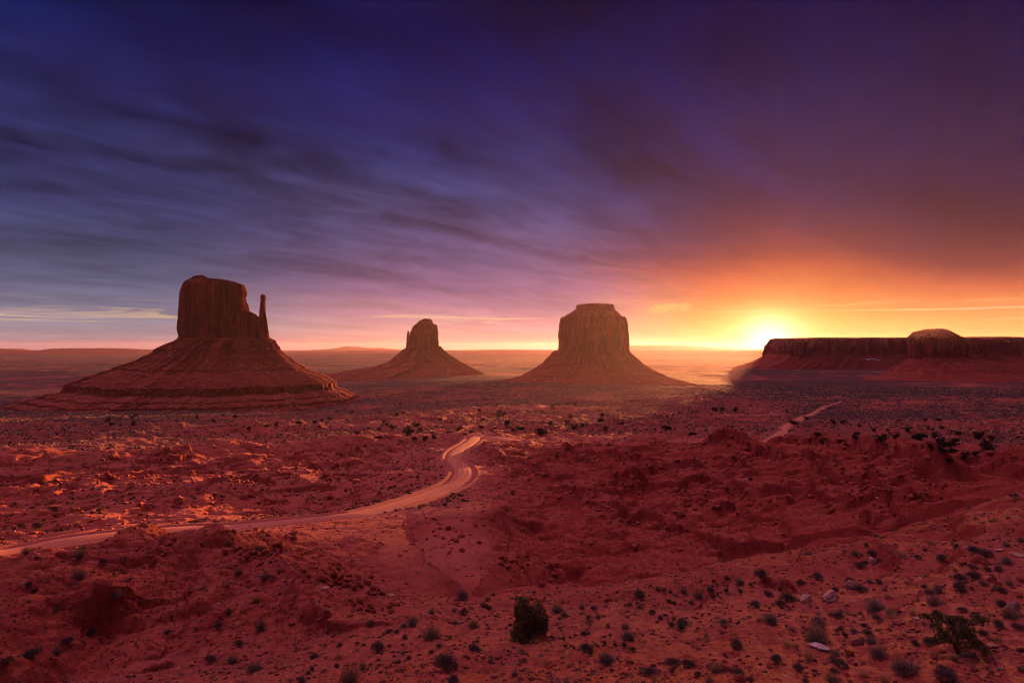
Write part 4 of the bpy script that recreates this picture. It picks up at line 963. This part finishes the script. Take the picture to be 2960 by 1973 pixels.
ROCKS = {
 'A': {'dark': [(290,615,45),(1735,655,22),(1920,670,28)], 'red': [(515,325,75),(885,362,75),(1205,340,55),(1420,330,60),(640,165,110),(560,240,60)]},
 'B': {'pale': [(1285,338,155)], 'layer': [(1560,325,185)], 'grey': [(1800,192,150),(2290,500,110)], 'red': [(965,212,95),(1795,948,135),(390,1130,110),(2330,470,100),(1760,1180,70),(550,1245,120)], 'dark': [(1890,838,125),(1860,1065,42),(370,962,62),(205,945,32),(655,805,28)], 'white': [(1440,858,225)], 'slab': [(2290,830,60),(1080,1200,90)]},
 'C': {'pale': [(465,280,120)], 'slab': [(2000,205,160),(1740,1168,115),(940,885,110),(1365,600,55),(1810,150,110)], 'grey': [(1965,815,185),(1450,1290,140)], 'red': [(1735,480,110),(1590,275,140),(1660,290,90),(2050,480,120),(2020,650,80),(1800,520,70),(1420,300,75),(700,860,130)], 'dark': [(2055,1222,85)]},
 'D': {'red': [(500,105,110),(580,100,60),(615,165,75),(715,160,85),(785,180,95),(840,175,60),(930,170,115),(1020,140,115),(800,110,65),(890,110,85),(910,70,85),(1070,75,65),(1035,252,65),(1100,272,85),(1180,262,95),(1090,215,85),(1150,222,65),(930,342,95),(870,382,95),(850,332,75),(950,442,85),(1020,452,85),(1070,412,95),(1090,472,65),(1270,412,75),(1310,377,65),(1370,387,70),(1290,472,95),(565,397,65),(170,392,75),(490,560,60),(560,690,70),(640,740,60)], 'slab': [(1285,277,95),(545,205,135)]},
}
MARKS[1] = [("bushy juniper", 1539, 1830), ("gnarled small tree", 2774, 1860), ("near slope's right edge", 2935, 1720), ("rubble heap's upper end", 930, 1670), ("rubble heap's lower end", 1090, 1745),
            ("rubble heap's middle", 1050, 1700), ("head of the gully", 1560, 1690), ("open lower right ground", 2450, 1880), ("upper right slope", 2700, 1610), ("middle of the right slope", 2350, 1730), ("rocky streak on the knoll", 760, 1570), ("knoll's right shoulder", 850, 1620), ("ledges of the red badlands", 2480, 1395), ("gully side", 1330, 1560), ("badlands' lower right end", 2650, 1480)]
def place_rock(u, v, wpx, kd, grp="rocks lying on the red slopes"):
    X, Y, Z = hit(u, min(v, 1985)); rad = wpx / KPX * Y / 2 * 1.05
    o = link("boulder", RK[kd][rp.randrange(len(RK[kd]))], None, category="rock", group=grp)
    fl = {'slab': .1, 'white': .06}.get(kd, .32)
    o.location = (X, Y, Z + rad * fl); o.scale = (rad, rad, rad * rp.uniform(.8, 1.1)); o.rotation_euler = (rp.uniform(-.2, .2), rp.uniform(-.2, .2), rp.uniform(0, 6.28))
    note(o, RPH[kd], u, v, 1)
for vw, kinds in ROCKS.items():
    x0, y0, sc_ = VIEWS[vw]
    for kd, lst in kinds.items():
        for x, y, wd in lst:
            u, v = x0 + x / sc_, y0 + y / sc_
            if vw == 'C' and u < 2600 and v > 1650: continue
            place_rock(u, v, wd / sc_, kd)
# sunlit rubble strewn down the knoll's right shoulder, and blocks under the badland ledges
for k in range(75):
    t = rp.random(); pu = np.interp(t, [0, .25, .55, .8, 1], [660, 790, 720, 900, 1010]); pv = np.interp(t, [0, .25, .55, .8, 1], [1535, 1560, 1610, 1640, 1690])
    place_rock(pu + rp.gauss(0, 38), pv + rp.gauss(0, 14), rp.choice((7, 9, 11, 14, 18, 24)), 'red')
for cu, cv, su, sv, n in ((2500,1395,55,14,26),(2100,1440,60,14,12),(1340,1560,60,22,26),(1480,1620,40,16,16),(2650,1430,70,14,14),(1950,1470,60,14,10)):
    for k in range(n):
        place_rock(cu + rp.gauss(0, su), cv + rp.gauss(0, sv), rp.choice((7, 8, 10, 12, 15, 20)), 'red')

# ---- trees
def tube(pts, rad, n=7):
    pts = np.asarray(pts, float); V = []; 
    for k in range(len(pts)):
        d = pts[min(k + 1, len(pts) - 1)] - pts[max(k - 1, 0)]; d /= np.linalg.norm(d) + 1e-9
        a = np.cross(d, (0.3, 1, 0.2)); a /= np.linalg.norm(a); b = np.cross(d, a)
        for q in range(n):
            t = 2 * np.pi * q / n; V.append(pts[k] + (a * math.cos(t) + b * math.sin(t)) * rad[k])
    F = []
    for k in range(len(pts) - 1):
        for q in range(n):
            i, j = k * n + q, k * n + (q + 1) % n
            F += [(i, j, j + n), (i, j + n, i + n)]
    return np.array(V), np.array(F)
def clumps(r_, centres, rads, per, leaf, flat=.8):
    Vs = []
    parts = []
    for c_, q in zip(centres, rads):
        n = max(12, int(per * q * q))
        d = dirs(r_, n, -.8); p = np.asarray(c_) + d * q * r_.uniform(.35, 1.0, (n, 1)) ** .6 * np.array([1, 1, flat])
        parts.append((blades(r_, p, d * .8 + np.array([0, 0, .75]) + r_.normal(size=(n, 3)) * .45, r_.uniform(.6, 1.4, n) * leaf, leaf * .42, 0), 0))
    return join(parts)
def grow(sd, h, spread, nlimb, bare, lean=(0, 0)):
    """trunk and limb tubes plus the points where foliage sits; unit tree scaled by h"""
    r_ = np.random.default_rng(sd); tubes = []; ends = []
    top = np.array([lean[0] * h, lean[1] * h, h * .55])
    tr = [np.array([0, 0, -.05 * h]), top * .35 + r_.normal(size=3) * .03 * h, top * .7 + r_.normal(size=3) * .04 * h, top]
    tubes.append(tube(tr, [.060 * h, .045 * h, .034 * h, .022 * h]))
    for k in range(nlimb):
        a = 2 * np.pi * k / nlimb + r_.uniform(-.4, .4); s = r_.uniform(.08 if not bare else .25, .95); base = top * s
        up = r_.uniform(.25, .85); ln_ = spread * h * r_.uniform(.65, 1.1)
        m1 = base + np.array([math.cos(a), math.sin(a), up]) * ln_ * .45 + r_.normal(size=3) * .04 * h
        e_ = base + np.array([math.cos(a), math.sin(a), up * .9]) * ln_ + r_.normal(size=3) * .05 * h
        e_[2] = min(e_[2], h * .97); tubes.append(tube([base, m1, e_], [.028 * h, .019 * h, .007 * h], 5))
        ends.append(e_); ends.append(m1 * .35 + e_ * .65)
        for q in range(3):
            e2 = m1 * .4 + e_ * .6 + r_.normal(size=3) * np.array([.13, .13, .09]) * h
            tubes.append(tube([m1, (m1 + e2) / 2 + r_.normal(size=3) * .02 * h, e2], [.012 * h, .009 * h, .004 * h], 4)); ends.append(e2)
    return r_, tubes, np.array(ends)
def tube_mesh(nm, tubes, mat): return plant_mesh(nm, join([(t, 0) for t in tubes]), [mat])

def near_juniper():
    X, Y, Z = hit(1532, 1850); wd = 108 / KPX * Y; h = 132 / KPX * Y
    e = empty("juniper_tree", (X, Y, Z), label="bushy dark green juniper standing alone on bare red sand, front centre", category="tree", group="junipers near the viewpoint")
    r_ = np.random.default_rng(77)
    cs, rs = [], []
    # photograph's outline: broad foot, two uneven leaders, the left one taller
    for x, z, q in ((-.36,.10,.15),(-.20,.12,.16),(.0,.13,.17),(.22,.14,.17),(.36,.16,.14),(-.28,.30,.17),(-.06,.30,.2),(.2,.32,.19),(.37,.34,.14),(-.25,.48,.18),(.0,.48,.19),(.24,.48,.17),(.40,.44,.10),(-.24,.65,.17),(-.03,.63,.17),(.20,.64,.14),(.33,.58,.10),(-.27,.80,.13),(-.13,.79,.13),(.20,.78,.09),(.30,.74,.06),(-.32,.91,.08),(-.18,.92,.08),(-.06,.88,.06),(-.37,.55,.09),(-.42,.05,.09)):
        for dy in (-.16, .02, .18):
            if abs(dy) > .1 and z > .85: continue
            cs.append((x * wd + r_.normal() * .03 * wd, dy * wd + r_.normal() * .04 * wd, z * h * .98 + .02 * h)); rs.append(q * wd * r_.uniform(.75, 1.05))
    fol = clumps(r_, cs, np.array(rs) * .84, 620 / (.17 * wd) ** 2 * .27, .095)
    link("crown", plant_mesh("crown", fol, [M_JUN]), e)
    tb = [tube([(0, 0, -.1), (-.08 * wd, 0, h * .3), (-.18 * wd, .02, h * .75)], [.09, .06, .02]), tube([(0, 0, -.1), (.1 * wd, .02, h * .3), (.2 * wd, 0, h * .66)], [.08, .05, .02])]
    for k in range(14):
        c_ = np.array(cs[r_.integers(0, len(cs))]); tb.append(tube([(0, 0, h * .12), c_ * .5 + (0, 0, .05), c_], [.04, .025, .008], 5))
    link("trunk", tube_mesh("trunk", tb, M_BARK), e)
near_juniper()
def near_tree():
    X, Y, Z = hit(2773, 1890); h = 142 / KPX * Y
    e = empty("juniper_tree", (X, Y, Z), label="gnarled sparse small tree with bare grey limbs on the right slope", category="tree", group="junipers near the viewpoint")
    r_, tb, ends = grow(91, h, .52, 11, True, (-.10, 0))
    tb.append(tube([(0, 0, 0), (-.12 * h, 0, .2 * h), (-.26 * h, .02, .46 * h), (-.5 * h, 0, .52 * h)], [.04 * h, .03 * h, .02 * h, .008 * h], 6)); ends = np.vstack([ends, [(-.5 * h, 0, .54 * h), (-.42 * h, .05, .56 * h)]])
    fol = clumps(r_, ends, np.full(len(ends), .085 * h), 95 / (.085 * h) ** 2, .075)
    link("crown", plant_mesh("crown", fol, [M_JUN]), e)
    link("trunk", tube_mesh("trunk", tb, M_BARK), e)
near_tree()
JT = []
for s in range(5):
    r_, tb, ends = grow(300 + s, 1.0, .5, 6, False)
    ends[:, 2] = np.clip(ends[:, 2], .15, 1)
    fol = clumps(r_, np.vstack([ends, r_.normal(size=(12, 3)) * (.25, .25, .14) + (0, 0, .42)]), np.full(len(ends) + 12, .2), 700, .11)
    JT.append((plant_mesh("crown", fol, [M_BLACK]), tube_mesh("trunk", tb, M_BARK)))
FARJ = {
 (1000, 800, 2.353): [(345,945,25),(388,928,20),(280,1010,28),(255,992,25),(315,1040,35),(228,1045,25),(75,1068,30),(155,1040,22),(228,1098,30),(410,1055,45),(440,1060,45),(425,1080,40),(478,1020,50),(505,1055,30),(470,1115,30),(538,1112,35),(600,1100,30),(692,1062,18),(715,995,18),(640,972,20),(768,1048,30),(808,1072,18),(853,1060,30),(918,1030,35),(935,980,25),(910,915,20),(1025,882,28),(1040,925,25),(1070,945,40),(1035,952,30),(1100,1015,60),(1135,1050,30),(990,1045,22),(1320,1050,35),(1340,1075,60),(1390,1010,35),(1405,890,40),(1445,870,20),(1510,865,28),(1560,870,22),(1740,950,30),(1732,980,40),(1778,950,22),(1765,1040,28),(1550,1035,40),(1505,1000,30),(1610,1020,30),(1525,958,25),(1185,1045,60),(38,925,28),(10,975,20),(940,840,22),(370,868,22),(150,845,15),(2180,1040,60),(1880,1000,20),(2270,925,18)],
 (0, 750, 2.353): [(2050,1020,30),(1600,1075,28),(1335,1080,40),(1450,1105,30),(1520,1062,30),(900,1085,30),(925,1070,25),(755,1125,28),(910,1118,28),(735,1103,30),(2140,1110,30),(2035,1120,35),(2185,1105,25),(2240,1090,28),(2170,1140,22),(1810,1135,25),(1880,1130,25),(1655,1140,20),(1690,1160,30)],
 (1960, 800, 2.353): [(948,1080,40),(1055,995,30),(1122,995,30),(870,970,25),(790,1005,50),(1330,1050,28),(1385,1125,60),(1480,1100,40),(1405,1080,25),(1215,1075,35),(1220,1105,45),(1105,1130,40),(998,1108,22),(1650,1105,60),(1745,1090,35),(1785,1120,40),(1885,1135,45),(1905,1070,35),(2045,1105,60),(2130,1110,35),(2095,1140,40),(1565,1055,40),(1605,1095,28),(1680,980,22),(1775,978,25),(1425,1045,20),(1795,1035,25),(1235,1018,25),(1505,980,20),(2100,1165,60),(1860,1165,60),(1795,1170,60),(985,1135,40),(390,920,40),(300,910,50),(250,905,30),(100,1075,40)],
 (1960, 1200, 2.028): [(1605,222,45),(1550,230,42),(1590,272,34),(1680,255,42),(1820,213,45),(1745,235,34),(1480,200,30)],
}
MARKS[2] = [("bend of the winding road", 1380, 1262), ("foot of the broad blocky butte", 1714, 1110), ("foot of the far mitten", 1230, 1090), ("foot of the tall mitten butte", 640, 1185),
            ("straight dirt road", 2260, 1225), ("plain below the domed butte", 2720, 1150), ("dunes near the right edge", 2720, 1290), ("wash across the plain", 1500, 1220), ("rise left of the road bend", 1180, 1240),
            ("pale flat beside the wash", 1660, 1210), ("dunes beside the straight road", 2480, 1270), ("plain left of the road bend", 900, 1225), ("sandy rise in the middle", 1740, 1240)]
def far_junipers():
    for (x0, y0, sc_), lst in FARJ.items():
        for x, y, wd in lst:
            u, v = x0 + x / sc_, y0 + y / sc_
            X, Y, Z = hit(u, v, 60.0); dia = min(wd / sc_ / KPX * Y * 1.05, 5.2)
            k = rp.randrange(5); e = empty("juniper_tree", (X, Y, Z - .02 * dia), category="tree", group="dark junipers dotted over the valley plain")
            e.rotation_euler = (0, 0, rp.uniform(0, 6.28)); e.scale = (dia * .95, dia * .95, dia * rp.uniform(.75, 1.0))
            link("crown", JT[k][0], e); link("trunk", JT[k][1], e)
            note(e, ("large dark juniper" if wd / sc_ > 17 else "small dark juniper" if wd / sc_ < 10.5 else "dark juniper"), u, v, 2)
far_junipers()
write_labels(MARKS)

# ---- cover that nobody could count
def on_road(x, y, pad=1.5):
    bad_ = np.zeros(len(x), bool)
    for line, hw in ROADLINES:
        for i in range(0, len(x), 20000):
            d = np.hypot(x[i:i+20000, None] - line[None, ::2, 0], y[i:i+20000, None] - line[None, ::2, 1]).min(1)
            bad_[i:i+20000] |= d < hw + pad + 1
    return bad_
def merge_clumps(tpl, pos, size, rs):
    V0, F0 = tpl; r_ = np.random.default_rng(rs); n = len(pos); a = r_.uniform(0, 2 * np.pi, n)
    sx = size[:, None] * r_.uniform(.8, 1.2, (n, 1)); sz = size[:, None] * r_.uniform(.7, 1.1, (n, 1))
    x = (V0[None, :, 0] * np.cos(a)[:, None] - V0[None, :, 1] * np.sin(a)[:, None]) * sx
    y = (V0[None, :, 0] * np.sin(a)[:, None] + V0[None, :, 1] * np.cos(a)[:, None]) * sx
    V = np.stack([x, y, V0[None, :, 2] * sz], -1) + pos[:, None]
    return V.reshape(-1, 3), (F0[None] + (np.arange(n) * len(V0))[:, None, None]).reshape(-1, 3)
def mini(sd, n, w_, zmin=.0):
    r_ = np.random.default_rng(sd); d = dirs(r_, n, zmin); b = d * np.array([.28, .28, .18]) * r_.uniform(.4, 1, (n, 1))
    n_ = n; d2 = d + r_.normal(size=(n, 3)) * .4; d2 /= np.linalg.norm(d2, axis=1)[:, None]
    s = np.cross(d2, r_.normal(size=(n, 3))); s /= np.linalg.norm(s, axis=1)[:, None]
    L = r_.uniform(.18, .36, n)[:, None]
    V = np.stack([b - s * w_, b + s * w_, b + d2 * L], 1).reshape(-1, 3)
    return V, np.arange(n * 3).reshape(-1, 3)
def scatter(n, rmin, rmax, sd, power=0.0, half=.74):
    r_ = np.random.default_rng(sd); t = r_.uniform(-half, half, n); q = r_.uniform(0, 1, n)
    e_ = power + 1
    rr = (rmin ** e_ + q * (rmax ** e_ - rmin ** e_)) ** (1 / e_)
    x, y = rr * np.sin(t), rr * np.cos(t)
    return r_, x, y, rr
def cover():
    r_, x, y, rr = scatter(150000, 150, 2500, 1, -.30)
    dens = fbm2(x / 55, y / 55, 4, .55, 301) + .5 * fbm2(x / 9, y / 9, 2, .5, 305)
    keep = (dens > -.10 - .40 * sst(rr, 300, 800)) & ~on_road(x, y)
    u = 1480 + KPX * x / y
    keep &= ~((u > 1350) & (rr < 250) & (r_.uniform(0, 1, len(x)) < .8))
    x, y, rr = x[keep], y[keep], rr[keep]
    pos = np.c_[x, y, zat(x, y) - .05]; size = (.55 + 1.2 * r_.uniform(0, 1, len(x)) ** 2.5) * (1 + .7 * sst(rr, 500, 1800))
    nearm = rr < 420
    pale = r_.uniform(0, 1, len(x)) < np.where(rr < 420, .45, .30)
    for nm, mk, mat in (("scrub", ~pale, M_SCRUB), ("dry_grass", pale, M_GRASS)):
        a = merge_clumps(mini(5, 30, .10), pos[mk & nearm], size[mk & nearm], 3); b = merge_stones(pos[mk & ~nearm] + np.c_[size * 0, size * 0, size * .2][mk & ~nearm], size[mk & ~nearm] * .62, ICO0, 4)
        V = np.vstack([a[0], b[0]]); F = np.vstack([a[1], b[1] + len(a[0])])
        link(nm, mesh_np(nm, V, F, False, [mat]), kind="stuff")
    # little plants on the badlands and the knoll
    r_, x, y, rr = scatter(5200, 45, 260, 11, .3)
    keep = (fbm2(x / 20, y / 20, 3, .5, 311) > -.08) & ~on_road(x, y)
    x, y = x[keep], y[keep]; pos = np.c_[x, y, zat(x, y) - .03]; size = .32 + .55 * r_.uniform(0, 1, len(x)) ** 2
    V, F = merge_clumps(mini(8, 46, .045), pos, size, 5)
    link("scrub", mesh_np("scrub", V, F, False, [M_SAGE]), kind="stuff")
    r_, x, y, rr = scatter(3400, 17, 75, 13, .5)
    keep = (fbm2(x / 9, y / 9, 3, .5, 315) > -.05); x, y = x[keep], y[keep]
    V, F = merge_clumps(mini(9, 60, .035), np.c_[x, y, zat(x, y) - .02], .14 + .30 * r_.uniform(0, 1, len(x)) ** 2, 6)
    link("scrub", mesh_np("scrub", V, F, False, [M_RABB]), kind="stuff")
    r_, x, y, rr = scatter(2200, 17, 110, 15, .5)
    keep = (fbm2(x / 11, y / 11, 3, .5, 317) > .0); x, y = x[keep], y[keep]
    V, F = merge_clumps(mini(10, 70, .028, .2), np.c_[x, y, zat(x, y) - .02], .16 + .34 * r_.uniform(0, 1, len(x)) ** 2, 7)
    link("dry_grass", mesh_np("dry_grass", V, F, False, [M_GRASS]), kind="stuff")
    # broken stone below the ledges
    w_ = (GLEDGE * (GBAD + .8 * GLEFT + .15)); w_[rings > 420] *= .3; w_ = w_ * rings[:, None] ** 1.4; w_[:, np.abs(ths) > .76] = 0
    p_ = (w_ / w_.sum()).ravel(); idx = np.random.default_rng(21).choice(len(p_), 6500, p=p_)
    i, j = idx // NT, idx % NT; r_ = np.random.default_rng(22)
    rr = rings[i] * (1 - np.abs(r_.normal(size=len(i))) * .012); tt = ths[j] + r_.normal(size=len(i)) * .004
    x, y = rr * np.sin(tt), rr * np.cos(tt); k = ~on_road(x, y); x, y, rr = x[k], y[k], rr[k]
    size = (.10 + .45 * r_.uniform(0, 1, len(x)) ** 3) * np.clip(rr / 110, .35, 2.0)
    V, F = merge_stones(np.c_[x, y, zat(x, y) + size * .1], size, ICO0, 23)
    link("rubble", mesh_np("rubble", V, F, False, [M_RED]), kind="stuff")
    r_, x, y, rr = scatter(9000, 60, 330, 31, .2)
    k = ~on_road(x, y); x, y, rr = x[k], y[k], rr[k]; size = (.08 + .35 * r_.uniform(0, 1, len(x)) ** 4) * np.clip(rr / 110, .5, 2)
    V, F = merge_stones(np.c_[x, y, zat(x, y)], size, ICO0, 33)
    link("rubble", mesh_np("rubble", V, F, False, [M_RED]), kind="stuff")
    # gravel and litter on the near slope
    r_, x, y, rr = scatter(46000, 14, 66, 41, .5)
    size = .018 + .085 * r_.uniform(0, 1, len(x)) ** 3.5
    k = fbm2(x / 2.5, y / 2.5, 3, .5, 321) > -.12; V, F = merge_stones(np.c_[x, y, zat(x, y)][k], size[k], ICO0, 43)
    link("gravel", mesh_np("gravel", V, F, False, [M_DARK]), kind="stuff")
cover()
# low pale rail at the turn-out beside the straight road
def rail():
    a, b = np.array(hit(2160, 1207, 100)), np.array(hit(2228, 1204, 100))
    e = empty("log_rail", tuple(a), label="low pale log rail along the turn-out beside the straight dirt road", category="rail")
    n = 9; ps = [a + (b - a) * k / (n - 1) for k in range(n)]
    for p in ps: p[2] = float(zat(p[0], p[1]))
    V = [tube([(p - a) + (0, 0, -.1), (p - a) + (0, 0, .75)], [.14, .12], 6) for p in ps]
    for v_ in V: link("post", plant_mesh("post", join([(v_, 0)]), [M_RAIL]), e)
    link("rail", plant_mesh("rail", join([(tube([p - a + (0, 0, .66) for p in ps], [.16] * n, 6), 0)]), [M_RAIL]), e)
M_RAIL = mat_stone("bleached_log", (0.50, 0.36, 0.30, 1), (0.70, 0.55, 0.48, 1))
rail()

# tiny pale buildings at the foot of the long mesa
def homestead():
    Mw = mat_stone("white_wall", (0.72, 0.70, 0.72, 1), (0.82, 0.80, 0.82, 1)); Mr = mat_stone("pale_roof", (0.55, 0.53, 0.56, 1), (0.75, 0.73, 0.76, 1))
    L, W_, Hh = 15.0, 8.0, 4.5
    v = np.array([(x, y, z) for z in (-1, Hh) for y in (-W_ / 2, W_ / 2) for x in (-L / 2, L / 2)] + [(-L / 2, 0, Hh + 2), (L / 2, 0, Hh + 2)], float)
    f = np.array([(0, 1, 5), (0, 5, 4), (1, 3, 7), (1, 7, 5), (3, 2, 6), (3, 6, 7), (2, 0, 4), (2, 4, 6), (4, 8, 6), (5, 7, 9)])
    o_ = .5
    rv = np.array([(-L/2-o_, -W_/2-o_, Hh-.1), (L/2+o_, -W_/2-o_, Hh-.1), (L/2+o_, 0, Hh+2.3), (-L/2-o_, 0, Hh+2.3), (-L/2-o_, W_/2+o_, Hh-.1), (L/2+o_, W_/2+o_, Hh-.1)])
    rf = np.array([(0, 1, 2), (0, 2, 3), (3, 2, 5), (3, 5, 4)])
    wm, rm = mesh_np("wall", v, f, False, [Mw]), mesh_np("roof", rv, rf, False, [Mr])
    dg = bpy.context.evaluated_depsgraph_get()
    for k, (u, v_) in enumerate([(2493,1039),(2500,1037.5),(2506,1039),(2511,1037),(2516,1038.5),(2521,1037.5),(2527,1039),(2534,1040),(2541,1041),(2509,1040.5)]):
        ok, loc, *_ = SC.ray_cast(dg, Vector((0, 0, 0)), Vector((float(ray(u, v_)[0]), 1.0, float(ray(u, v_)[1]))))   # where the mesa's foot is seen
        c_ = tuple(loc) if ok else tuple(P(u, 1062, 4600))
        e = empty("building", tuple(c_), label="tiny white building in the row at the foot of the long mesa", category="building", group="white buildings at the foot of the long mesa")
        e.rotation_euler = (0, 0, rp.uniform(-.5, .5)); e.scale = (rp.uniform(.7, 1.1),) * 3
        link("wall", wm, e); link("roof", rm, e)
homestead()

# ------------------------------------------------------------------ haze
def haze():
    zb, zt = min(float(GH.min()), -172.0) - 1.0, 196.0
    s = 39000.0
    v = np.array([(x, y, z) for z in (zb, zt) for y in (-s, s) for x in (-s, s)], float)
    f = np.array([(0, 2, 3, 1), (4, 5, 7, 6), (0, 1, 5, 4), (2, 6, 7, 3), (0, 4, 6, 2), (1, 3, 7, 5)])
    m_ = bpy.data.materials.new("haze"); m_.use_nodes = True; m_.node_tree.nodes.clear()
    g = G(m_.node_tree); pv = g.new('ShaderNodeVolumePrincipled'); o = g.new('ShaderNodeOutputMaterial')
    pv.inputs['Color'].default_value = (0.92, 0.70, 0.86, 1)
    pv.inputs['Density'].default_value = HAZE_DENSITY
    pv.inputs['Anisotropy'].default_value = 0.64
    g.nt.links.new(pv.outputs[0], o.inputs['Volume'])
    link("haze", mesh_np("haze", v, f, False, [m_]), kind="stuff")
HAZE_DENSITY = 0.88e-5
haze()
